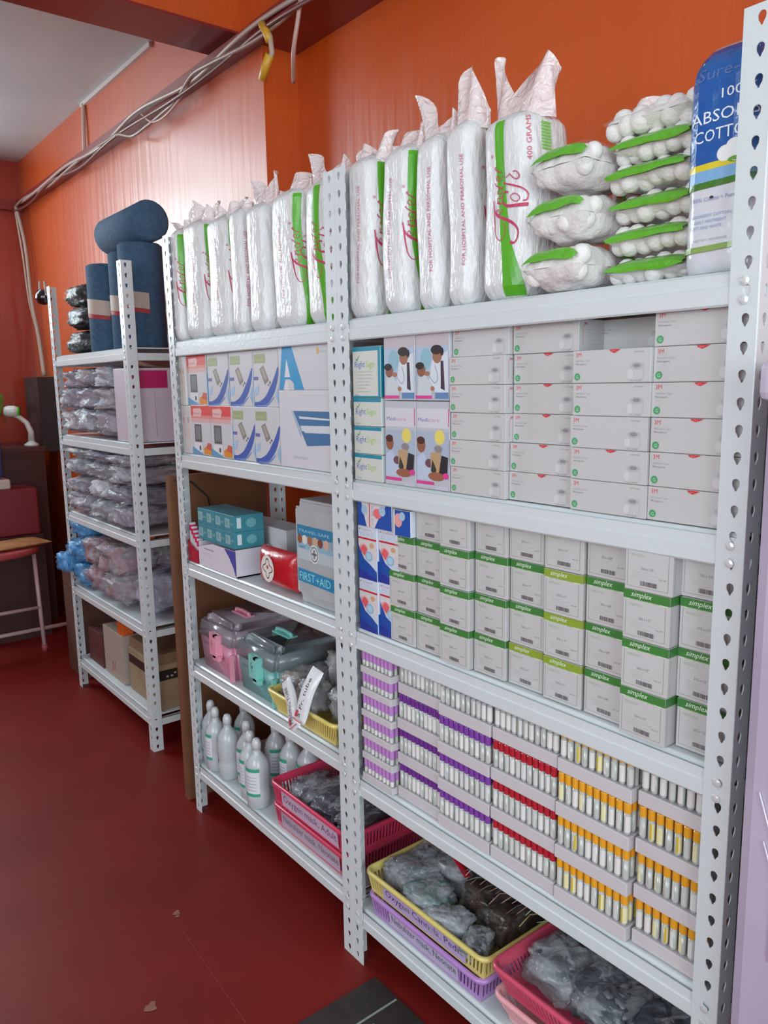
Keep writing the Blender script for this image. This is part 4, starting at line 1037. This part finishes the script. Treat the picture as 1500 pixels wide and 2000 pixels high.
bots = [(-.938, .060, 0, -.6), (-.873, .045, 0, 0.), (-.790, .050, 1, -.7), (-.700, .075, 1, .35), (-.622, .045, 0, -.2), (-.560, .035, 3, .25), (-.640, .150, 0, .8), (-.545, .150, 1, .3), (-.470, .170, 1, 0), (-.86, .150, 0, 0)]
bw = ['leftmost in the front row by the post', 'second in the front row from the post', 'third in the front row from the post', 'middle with broad visible label, set slightly back', 'front one with narrow label near the pink baskets', 'rightmost front one touching the pink baskets', 'back one behind the middle front bottle', 'back one behind the pink baskets corner', 'rearmost right one above the pink rim', 'rear one behind the left pair']
for (x, y, li, rz), t in zip(bots, bw):
    o = obj('saline_bottle', bm_, None, (x, y, zA5), (0, 0, rz)); tag(o, 'clear plastic saline bottle with green-edged label, '+t, 'bottle', 'saline bottles on the bottom shelf')
    obj('cap', capm, o); obj('printed_label', bl[li], o)

# pink baskets (middle rack, bottom shelf)
basket('deep pink slotted basket standing directly on the shelf under its twin', -.240, .155, zA5, .385, .27, .073, '#c93a5c', text='Nebulizer mask, Neonate', panel='#b8a5b8', tcol='#4a4060', taper=.95)
basket('deep pink slotted basket stacked on top of its twin beside the bottles', -.232, .150, zA5+.0745, .40, .27, .073, '#d23c60', rz=.0, text='Oxygen mask, Adult', panel='#c8aec8', taper=.95, textw=.74, tcol='#4a4258')
GP = 'clear bags in the pink baskets'
for i, (x, y, dz, sx, sy, sz, c, sd, lab) in enumerate((
  (-.345, .12, .118, .15, .20, .07, '#9a969e', 11, 'at the outer end of the upper pink basket'), (-.225, .12, .118, .15, .20, .065, '#76727e', 12, 'in the middle of the upper pink basket'),
  (-.110, .13, .118, .12, .21, .065, '#625c6a', 13, 'at the post end of the upper pink basket'), (-.25, .235, .128, .19, .10, .075, '#5f5868', 14, 'at the back of the upper pink basket'))):
    bag('crumpled clear plastic bag '+lab, (x, y, zA5+dz), (sx, sy, sz), c, sd, (0, 0, i*.05), parts='#4f4a56', group=GP)
bag('crumpled clear plastic bag filling the lower pink basket', (-.24, .14, zA5+.034), (.30, .20, .05), '#5e5960', 15, parts='#8c8a90', group=GP)

# bottom shelf of the nearest rack
zB5 = dB[4]+.0005
basket('purple slotted basket standing on the bottom shelf under the yellow one', .262, .150, zB5, .405, .27, .061, '#b284c8', text='Nebulizer mask, Neonate', panel='#bdb2d2', tcol='#3a3350', taper=.95, textw=.62)
basket('yellow slotted basket stacked on the purple basket', .262, .152, zB5+.0605, .425, .275, .060, '#dccb78', text='Oxygen Cannula, Pedia', panel='#b7a4cc', tcol='#2f2960', taper=.95, textw=.70)
basket('pale pink slotted basket standing under the rose pink one at lower right', .715, .150, zB5, .42, .27, .066, '#eaaab2')
basket('rose pink slotted basket of clear bags at lower right', .712, .150, zB5+.0665, .42, .28, .068, '#d4506c', rz=0)
GC = 'clear bags in the yellow basket on the bottom shelf'
for i, (x, y, dz, sx, sy, sz, c, p, sd, lab) in enumerate((
  (.130, .125, .105, .16, .20, .085, '#8e9298', '#6a6f77', 21, 'inner end of the yellow basket'), (.225, .075, .105, .14, .13, .075, '#969aa0', '#6a8a84', 22, 'middle front of the yellow basket'),
  (.315, .060, .100, .13, .10, .065, '#85898e', '#a8aab0', 23, 'front of the yellow basket beside the cable bundles'), (.205, .200, .118, .17, .14, .095, '#74767e', '#909298', 24, 'back of the yellow basket'),
  (.405, .058, .096, .08, .10, .055, '#7c8084', '#54585c', 25, 'outer end of the yellow basket'))):
    bag('crumpled clear bag of tubing, '+lab, (x, y, zB5+dz), (sx, sy, sz), c, sd, (0, 0, .12*i), parts=p, group=GC)
DARKB = dict(fcol='#8a8580', amount=.12, crumple=.35)
for i, (x, y, dz, sx, sy) in enumerate(((.335, .195, .115, .15, .20), (.420, .180, .112, .09, .20), (.515, .30, .09, .10, .19))):
    bag('dark brown cable bundle in clear wrap, '+('inner one in the yellow basket', 'outer one in the yellow basket', 'one between the two basket stacks')[i], (x, y, zB5+dz), (sx, sy, (.12, .12, .18)[i]), '#2a201f', 30+i, (0, 0, 0), parts='#3a2b24', name='cable_bundle', cat='cable bundle', **DARKB)
o = empty('tubing_coil', (.365, .17, zB5+.165)); tag(o, 'pale tubing strands lying across the dark cable bundles', 'tubing')
for i in range(16):
    mb = MB(); x = -.10+.016*i; y = .02*math.sin(i*2.1); rr = random.Random(i); q = rr.uniform(-.012, .012)
    pts = [(x, y-.035+q, .000), (x+.010+q, y-.01, .009+.006*rr.random()), (x+.020, y+.012-q, .010+.006*rr.random()), (x+.030+q, y+.035, .002)]
    mb.tube(pts, .0008+.0006*rr.random(), mat(rr.choice(['#a07a68', '#7a9888', '#988a5a', '#b2a4a0', '#5a4a44']), .3, .6), 6); obj('tubing_strand', mb.mesh('s', True), o)
mb = MB(); vs, fs = pillow(.13, .018, .006, 2, 0, 14, 4); mb.add(vs, fs, mat('#c01c2c', .4, .4)); o = obj('red_strip', mb.mesh('red', True), None, (.225, .17, zB5+.164), (0, .08, -.35)); tag(o, 'bright red flat strip lying on the clear bags in the yellow basket', 'strip')
GD = 'clear bags in the rose pink basket'
for i, (x, y, dz, sx, sy, sz, c, p, sd, lab) in enumerate((
  (.590, .145, .115, .16, .19, .09, '#8b8f94', '#6c7078', 41, 'left end'), (.715, .14, .118, .16, .19, .09, '#767b84', '#50565e', 42, 'middle front'), (.835, .14, .118, .13, .19, .09, '#6e7480', '#4a4f5c', 43, 'right end'),
  (.66, .235, .135, .17, .09, .09, '#5e6268', '#7c8288', 44, 'rear left'), (.81, .235, .135, .14, .09, .09, '#595e68', '#757b84', 45, 'rear right'))):
    bag('crumpled clear bag of masks at the %s of the rose pink basket' % lab, (x, y, zB5+dz), (sx, sy, sz), c, sd, (0, 0, .05*i), parts=p, group=GD)

# ------------------------------------------------------------------ brown board and things between racks
mb = MB(); mb.box((-1.075, .002, .0), (-1.045, .385, 1.215), BROWN)
o = obj('cardboard_panel', mb.mesh('panel')); tag(o, 'tall brown cardboard panel standing against the left end of the middle rack', 'panel')
mb = MB(); mb.tube([(-1.04, .02, 1.2), (-1.035, .08, 1.19), (-1.033, .14, 1.13), (-1.035, .16, .98)], .003, mat('#1d1716', .5)); 
o2 = obj('hanging_wire', mb.mesh('cord', True)); tag(o2, 'thin black cord hanging over the brown cardboard panel', 'cord')

# carton wrapped in film at right edge
k = empty('wrapped_carton', (1.368, .195, 0)); tag(k, 'tall lavender-wrapped carton stack standing right of the nearest rack', 'carton')
me = bevel_box(.66, .50, 1.50, mat('#b9aec4', .35, .5, var=('#aca1b8', 3, (1, 1, 1)), key='lav'), .02); obj('carton', me, k, (0, -.245, .0))
me = bevel_box(.67, .52, .055, mat('#bdb4c8', .3, .6, key='lavtop'), .012); obj('carton_top', me, k, (0, -.255, 1.49))
P = Print(lambda u, v, l: (u, -.246-l, v))
P.rect(-.276, .70, -.272, 1.10, '#a08aaa'); P.rect(-.262, .1, -.258, .62, '#a08aaa')
obj('seam_lines', P.mesh('seam'), k)
mb = MB()
for i, (x, z, l, a) in enumerate(((-.30, .95, .10, .35), (-.285, .98, .12, .3), (-.27, .96, .14, .28), (-.29, .88, .10, .35), (-.26, .78, .09, .5))):
    mb.tube([(x, -.2475, z), (x+l*a*.5, -.2485, z-l*.5), (x+l*a, -.2475, z-l)], .0011, mat('#e6dff0', .2, 1))
obj('film_creases', mb.mesh('creases', True), k)

# ------------------------------------------------------------------ farthest rack contents
zC = [z+.0005 for z in dC]
BLU = mat('#3f5f7c', .85, var=('#375470', 60, (1, 1, 1)), bump=(160, .4, (1, 1, 1)), key='bluecloth')
def roll(label, c, rot, r, L, lab=True):
    mb = MB(); mb.lathe([(r*.88, 0), (r, .008), (r, L-.008), (r*.88, L)], BLU, 30)
    for i in range(3): pass
    o = obj('blue_cloth_roll', mb.mesh('roll', True), None, c, rot); tag(o, label, 'cloth roll', 'thick blue cloth rolls')
    if lab:
        mb = MB(); N = 14
        for z0, z1, col, dz in ((.17, .235, '#b9a79c', .02), (.155, .172, '#a8242c', .02)):
            vs = []
            for zz in (z0, z1):
                for i in range(N+1): th = -2.1+2.0*i/N; vs.append(((r+.0015)*math.cos(th), (r+.0015)*math.sin(th), zz-dz*(i/N)))
            mb.add(vs, [(i, i+1, N+2+i, N+1+i) for i in range(N)], mat(col, .6))
        obj('paper_label', mb.mesh('lab', True), o)
    return o
roll('nearest upright blue cloth roll with red and white label', (-1.655, .195, zC[0]), (0, 0, 0), .088, .415)
roll('upright blue cloth roll just left of the front one', (-1.835, .215, zC[0]), (0, 0, -.1), .085, .405)
roll('upright blue cloth roll farthest left, lower than its neighbours', (-2.02, .175, zC[0]), (0, 0, -.1), .080, .375)
roll('blue cloth roll lying across the top of the upright rolls', (-1.99, .205, zC[0]+.415+.078), (0, PI/2, 0), .078, .44, False)
BLK = dict(fcol='#6d7478', amount=.06, crumple=.22)
for i in range(3):
    bag('shiny black plastic bag stacked beside the blue rolls, '+('bottom', 'middle', 'top')[i], (-2.262+.005*i, .205, zC[0]+.061+.104*i), (.34-.02*i, .26, .120), '#16171a', 50+i, (0, 0, .05), parts='#3a3f42', name='black_bag', group='black bags by the blue rolls', rough=.5, coat=.2, frough=.22, **BLK)
GG = 'clear bags on the farthest rack'
cnt = 0
def cbag(x, y, z, sx, sy, sz, col, p, lab, sd, rot=(0, 0, 0), **kw):
    bag(lab, (x, y, z+sz*.5), (sx, sy, sz), col, sd, rot, parts=p, group=GG, fcol=kw.get('fcol', '#b4b2bc'), amount=kw.get('amount', .38), frough=.42, coat=0, rough=.75)
g1, g2, g3 = '#a39aa4', '#8b8594', '#b0a8aa'
def crows(lv, xs, y, z0, hs, sy, cols, where, sd0):
    n = 0
    for r, h in enumerate(hs):
        for q in range(len(xs)-1):
            xa, xb = xs[q], xs[q+1]; c_, p = cols[(n*2+r) % len(cols)], cols[(n*2+r+1) % len(cols)]
            lab = 'crumpled clear bag on the %s shelf of the farthest rack, %s layer, %s' % (where, ('bottom', 'second', 'third', 'top')[r] if r < len(hs)-1 else 'top', ('window end', 'middle', 'panel end')[q if len(xs) == 4 else 2*q if len(xs) == 3 else q])
            cbag((xa+xb)/2, y-.05, lv+z0, (xb-xa)*1.10, sy, h*1.26, c_, p, lab, sd0+n); z_ = 0; n += 1
        z0 += h
crows(zC[1], [-2.425, -2.20, -1.96, -1.74], .235, .004, [.105, .10, .085], .33, [g1, g3, g2, '#c0c3ca', '#9c93a0'], 'second', 60)
P = Print(side(.20)); P.rect(.002, .215, .148, .285, '#b01a5c'); P.rect(.09, .02, .092, .2, '#b58aa4')
place('white_carton', bevel_box(.20, .25, .295, mat('#c2b6c2', .45, .1), .002), [('printed_side', P.mesh('p'))], (-1.625, .075, zC[1]), 0, 'white carton with magenta band at the right end of the farthest rack', 'carton')
crows(zC[2], [-2.425, -2.14, -1.84, -1.575], .235, .004, [.09, .085, .08, .055], .33, [g2, g3, '#7d7a8c', '#c6c9cc', g1, '#6b687a'], 'third', 80)
for i, (x, y, z, sx, sy, sz) in enumerate(((-2.375, .16, .235, .22, .25, .13), (-2.385, .15, .115, .24, .26, .14), (-2.37, .16, .003, .22, .25, .13), (-2.49, .05, .06, .13, .12, .12))):
    bag('bright blue plastic bag at the window end of the farthest rack, '+('top of the pile', 'middle of the pile', 'bottom of the pile', 'bulging out')[i], (x, y, zC[3]+z+sz/2), (sx, sy, sz), '#2f78b8', 90+i, (0, 0, .05), parts='#58a0d4', name='blue_bag', group='blue bags on the farthest rack', fcol='#6fb4e4', amount=.3)
crows(zC[3], [-2.27, -2.03, -1.80], .235, .004, [.13, .125], .33, ['#a4929c', '#8a5a60', g1, '#9a7a80'], 'fourth', 100)
bag('large lilac-tinted clear bag at the panel end of the fourth shelf, farthest rack', (-1.68, .245, zC[3]+.105), (.25, .32, .20), '#b0afc6', 110, (0, 0, 0), parts='#9190ae', group=GG)
bag('dark crumpled bag above the lilac bag on the fourth shelf, farthest rack', (-1.68, .26, zC[3]+.27), (.25, .28, .12), '#46404e', 111, (0, 0, 0), parts='#6a6678', group=GG)
# cartons on its bottom shelf
TAN = mat('#9a8468', .7, var=('#8d785e', 8, (1, 1, 1)))
me = bevel_box(.34, .30, .20, TAN, .002)
P = Print(side(.34)); P.rect(.001, .130, .299, .175, '#2a221e')
for i, u in enumerate((.04, .075, .06)): P.ell(u, .145+.01*(i % 2), .006, .005, '#a09a90')
P2 = Print(front); P2.rect(-.168, .130, .168, .170, '#2a221e')
place('brown_carton', me, [('printed_side', P.mesh('p')), ('tape_band', P2.mesh('p2'))], (-1.700, .105, zC[4]), 0, 'brown carton with black tape band at the right of the bottom shelf', 'carton')
place('brown_carton', bevel_box(.34, .26, .045, mat('#80664e', .7), .002), [], (-1.70, .115, zC[4]+.2005), 0, 'flat brown carton lying on top of the taped carton', 'carton')
P = Print(front); P.ribbon([(-.03, .02), (-.02, .08), (.0, .04), (.02, .09)], .005, '#c0506a'); P.rect(.10, .01, .106, .2, '#b5ab98')
place('pale_carton', bevel_box(.26, .28, .235, mat('#a3938a', .65), .002), [('printed_front', P.mesh('p'))], (-2.045, .095, zC[4]), 0, 'pale carton with red scribble beside the taped brown carton', 'carton')
place('dark_red_box', bevel_box(.20, .26, .17, mat('#5a2a2a', .6), .002), [], (-2.31, .095, zC[4]), 0, 'dark red box at the left end of the bottom shelf', 'carton')
place('orange_box', bevel_box(.07, .05, .06, mat('#cf5a1c', .5), .001), [], (-1.95, .10, zC[4]+.2355), 0, 'small orange box on top of the pale carton', 'carton')

# ------------------------------------------------------------------ far left corner
mb = MB(); BK = mat('#1c1a1f', .5, .2)
mb.box((-4.15, .33, 1.12), (-3.83, .449, 1.60), BK); o = obj('wall_speaker', mb.mesh('speaker')); tag(o, 'black rectangular loudspeaker fixed on the orange wall in the far corner', 'speaker')
P = Print(lambda u, v, l: (u, .33-l, v))
for cv, r in ((1.27, .11), (1.48, .06)): P.ell(-3.99, cv, r, r, '#26242a'); P.ell(-3.99, cv, r*.4, r*.4, '#141316')
obj('speaker_cone', P.mesh('cones'), o)
mb = MB(); mb.box((-4.299, .10, 1.75), (-4.27, .20, 2.10), mat('#3a3034', .6)); o = obj('fuse_box', mb.mesh('f')); tag(o, 'narrow dark box on the dark red far wall', 'fuse box')
def cable(name, label, pts, r, col, twist=0):
    mb = MB(); out = []
    V = [Vector(p) for p in pts]
    for i in range(len(V)-1):
        p0 = V[max(i-1, 0)]; p1 = V[i]; p2 = V[i+1]; p3 = V[min(i+2, len(V)-1)]
        for k_ in range(6):
            t = k_/6; out.append(.5*((2*p1)+(p2-p0)*t+(2*p0-5*p1+4*p2-p3)*t*t+(3*p1-p0-3*p2+p3)*t**3))
    out.append(V[-1]); mb.tube(out, r, mat(col, .5, .2), 7); o = obj(name, mb.mesh(name, True)); tag(o, label, 'cable'); return o
wob = lambda x, s: (.012*math.sin(x*7+s), .014*math.sin(x*5.3+s*2))
for s_, (col, r, lab) in enumerate((('#a58d84', .0085, 'pale cable running along the dark red wall ledge, upper one'), ('#93786e', .0075, 'pale cable running along the dark red wall ledge, lower one'), ('#6a3430', .007, 'reddish cable twisted among the pale ones on the wall ledge'))):
    pts = []
    x = -4.20
    while x < 1.4:
        a, b = wob(x, s_*1.7); pts.append((x, .388+a*.6-.004*s_, 2.722+b-.018*s_+(.02 if -2.2 < x < -1.5 and s_ == 1 else 0)*-2)); x += .16
    cable('wall_cable', lab, pts, r, col)
cable('loose_cable', 'thin pale loop of cable sagging below the wall ledge', [(-2.02, .39, 2.72), (-1.90, .385, 2.655), (-1.74, .38, 2.64), (-1.58, .385, 2.68), (-1.50, .39, 2.74)], .005, '#b8968e')
cable('hanging_cable', 'white cable dropping from the ceiling to the wall ledge', [(-2.911, .44, 3.01), (-2.915, .435, 2.9), (-2.92, .43, 2.77)], .010, '#c9b0a4')
cable('hanging_cable', 'pale cable hanging down the far corner, thicker one', [(-4.16, .38, 2.70), (-4.10, .40, 2.45), (-4.06, .40, 2.1), (-4.03, .42, 1.85), (-3.98, .42, 1.61)], .011, '#a8988a')
cable('hanging_cable', 'pale cable hanging down the far corner, thinner one', [(-4.19, .38, 2.69), (-4.14, .39, 2.4), (-4.12, .40, 2.1), (-4.08, .42, 1.9), (-4.02, .42, 1.61)], .007, '#b59a8a')
o = empty('spare_cable_end', (-.93, .39, 2.66)); tag(o, 'loose cable end wrapped in yellow tape hanging under the ledge', 'cable')
mb = MB(); mb.tube([(-.02, 0, .07), (.0, -.01, .05), (.05, -.012, .0), (.055, -.01, -.05), (.0, -.01, -.10)], .009, mat('#b09a8a', .5)); obj('cable_core', mb.mesh('c', True), o)
mb = MB(); mb.tube([(.0, -.012, .055), (.03, -.014, .02), (.048, -.014, -.012)], .014, mat('#c9992a', .45, .2)); mb.tube([(.045, -.014, -.055), (.012, -.014, -.085), (-.012, -.012, -.115)], .015, mat('#c9992a', .45, .2)); obj('yellow_tape', mb.mesh('t', True), o)
cable('loose_cable', 'short pale cable looping down from the ledge beside the wall step', [(-.70, .39, 2.74), (-.72, .385, 2.66), (-.76, .39, 2.58), (-.86, .45, 2.53)], .0075, '#b48f88')
# small black camera clipped by the rack top
o = empty('security_camera', (-2.565, .060, 1.965)); tag(o, 'small round black camera hanging beside the top of the farthest rack', 'camera')
mb = MB(); mb.lathe([(.012, -.035), (.034, -.022), (.038, 0), (.034, .022), (.012, .035)], mat('#16151a', .15, .9), 18); a = obj('camera_body', mb.mesh('b', True), o, None, (PI/2, 0, .4))
mb = MB(); mb.tube([(-.055, 0, .02), (-.045, 0, .08)], .006, mat('#b4a29a', .5)); mb.tube([(.045, 0, .01), (.04, 0, .07)], .006, mat('#b4a29a', .5)); mb.tube([(-.055, 0, .02), (0, 0, .0), (.05, 0, .01), (.082, 0, -.005)], .006, mat('#8a7a76', .5)); obj('bracket', mb.mesh('br', True), o)

# dark cabinet, desk fan, blue chair, red crate, table
mb = MB(); DKW = mat('#4a1c1a', .55, .2, var=('#42181a', 3, (1, 1, 1)))
mb.box((-4.25, .02, 0), (-3.78, .32, 1.13), DKW); mb.box((-4.27, .0, 1.13), (-3.76, .33, 1.16), DKW)
o = obj('dark_cabinet', mb.mesh('cab')); tag(o, 'dark reddish brown cabinet in the far corner carrying the small fan', 'cabinet')
mb = MB(); mb.box((-3.779, .04, .62), (-3.772, .30, 1.10), mat('#3c1416', .5, .2)); mb.box((-3.779, .04, .06), (-3.772, .30, .58), mat('#3c1416', .5, .2)); obj('door', mb.mesh('d'), o)
o = empty('desk_fan', (-3.86, .27, 1.161)); tag(o, 'small white and green desk fan standing on the dark cabinet', 'fan')
FW = mat('#c9cfca', .35, .4)
mb = MB(); mb.lathe([(.055, 0), (.055, .012), (.03, .025), (.018, .04)], FW, 20, sy=.8); obj('base', mb.mesh('b', True), o)
mb = MB(); mb.tube([(0, 0, .03), (.01, .0, .09), (.0, -.02, .15), (-.02, -.06, .19), (-.02, -.09, .205)], .02, FW, 10, rs=[.022, .019, .017, .016, .016]); obj('neck', mb.mesh('n', True), o)
mb = MB(); prof = [(.001, -.05), (.025, -.045), (.036, -.02), (.036, .02), (.028, .04), (.001, .045)]; mb.lathe(prof, FW, 16); obj('motor_housing', mb.mesh('m', True), o, (-.02, -.10, .225), (PI/2, 0, -.5))
mb = MB(); mb.lathe([(.001, -.008), (.028, -.006), (.028, .010), (.001, .012)], mat('#5fbf3a', .3, .6), 16); obj('green_cap', mb.mesh('g', True), o, (.0, -.062, .225), (PI/2, 0, -.5))
GBL = mat('#57a83c', .3, .5, alpha=.75)
for i in range(4):
    mb = MB(); a = i*PI/2+.5; vs = []; n = 6
    for j in range(n+1):
        rr = .02+.11*j/n; wd = .015+.035*math.sin(PI*min(1, j/n*.9+.1))
        for sgn in (-1, 1):
            ang = a+sgn*wd/(rr+.02); vs.append((rr*math.cos(ang), sgn*.012, rr*math.sin(ang)))
    mb.add(vs, [(2*j, 2*j+1, 2*j+3, 2*j+2) for j in range(n)], GBL); obj('blade', mb.mesh('bl', True), o, (-.055, -.165, .225), (0, 0, -.5))
mb = MB(); mb.lathe([(.001, -.012), (.022, -.008), (.026, .012)], mat('#48c02a', .2, .8), 14); obj('hub', mb.mesh('h', True), o, (-.055, -.165, .225), (PI/2, 0, -.5))
me = bevel_box(.26, .44, .285, mat('#6e0f1e', .5, .2), .01); o = obj('red_crate', me, None, (-3.62, -.255, .646)); tag(o, 'dark crimson bin on the low cupboard behind the small table', 'bin')
mb = MB(); mb.box((-3.75, -.27, .0), (-3.49, .20, .645), mat('#3a1a1a', .6)); o = obj('low_cupboard', mb.mesh('c')); tag(o, 'low dark cupboard under the crimson bin', 'cupboard')
o = empty('blue_container', (-3.62, -.12, .932)); tag(o, 'blue rounded container with pale foot standing on the crimson bin', 'container')
obj('container_body', bevel_box(.20, .27, .36, mat('#20386e', .5, .2), .04), o, (0, -.13, .06)); obj('pale_foot', bevel_box(.21, .30, .06, mat('#b5aaa6', .6), .01), o, (0, -.135, .0))
o = empty('small_table', (-3.24, -.01, 0)); tag(o, 'small table with reddish top and pale metal frame at the left edge', 'table')
mb = MB(); mb.lathe([(.30, .595), (.31, .605), (.31, .625), (.30, .632)], mat('#a04448', .4, .3), 36, sx=.68); obj('table_top', mb.mesh('t', True), o, (0, -.20, 0))
PM = mat('#b49a9a', .4, .3)
for sy in (-.38, .08): 
    mb = MB(); mb.tube([(.0, sy, .598), (.03, sy, .30), (.06, sy, .012)], .012, PM); l = obj('leg', mb.mesh('l', True), o)
    mb = MB(); mb.lathe([(.016, 0), (.018, .03), (.014, .04)], mat('#a04a50', .5), 12); obj('foot_cap', mb.mesh('f', True), l, (.06, sy, 0))
mb = MB(); mb.tube([(.035, -.38, .26), (.035, .08, .26)], .011, PM); obj('crossbar', mb.mesh('c', True), o)
mb = MB(); mb.tube([(-.16, -.5, .055), (-.16, .36, .055)], .013, PM, 8); mb.tube([(-.16, -.48, .0), (-.16, -.48, .055)], .013, PM, 8); mb.tube([(-.16, .34, .0), (-.16, .34, .055)], .013, PM, 8)
o2 = obj('floor_rail', mb.mesh('r', True), None, (-3.30, .03, 0)); tag(o2, 'pale metal rail just above the floor behind the small table', 'rail')
mb = MB(); vs, fs = pillow(.22, .34, .035, 4, .004, 18, 14); mb.add(vs, fs, mat('#8a5a34', .8, var=('#a0703f', 20, (1, 1, 1)))); o = obj('straw_mat', mb.mesh('s', True), None, (-3.22, -.03, .633), (0, 0, .2)); tag(o, 'folded straw-coloured cloth lying on the small table', 'cloth')
mb = MB(); mb.lathe([(.05, 0), (.05, .006), (.006, .012), (.006, .07), (.012, .08), (.008, .09)], mat('#c4b0b4', .4), 14); o = obj('white_stand', mb.mesh('s', True), None, (-3.16, -.26, .633)); tag(o, 'small whitish spike stand on the small table', 'stand')
mb = MB(); mb.box((-2.80, .10, 0), (-2.56, .40, .62), mat('#5c3a30', .75, alpha=1)); o = obj('brown_sack_box', mb.mesh('b')); tag(o, 'worn brown carton standing on the floor left of the farthest rack', 'carton')

# ceiling lamp (out of frame, lights the far ceiling)
o = empty('fluorescent_lamp', (-3.2, -.62, 2.985)); tag(o, 'long white fluorescent ceiling lamp near the left end of the room', 'lamp')
me = bevel_box(.07, 1.2, .03, mat('#d0d0d0', .5), .003); obj('lamp_housing', me, o, (0, -.6, .003))
mb = MB(); mb.tube([(0, -.57, -.02), (0, .57, -.02)], .013, emis('#e8f4ff', 14), 10); obj('lamp_tube', mb.mesh('t', True), o)
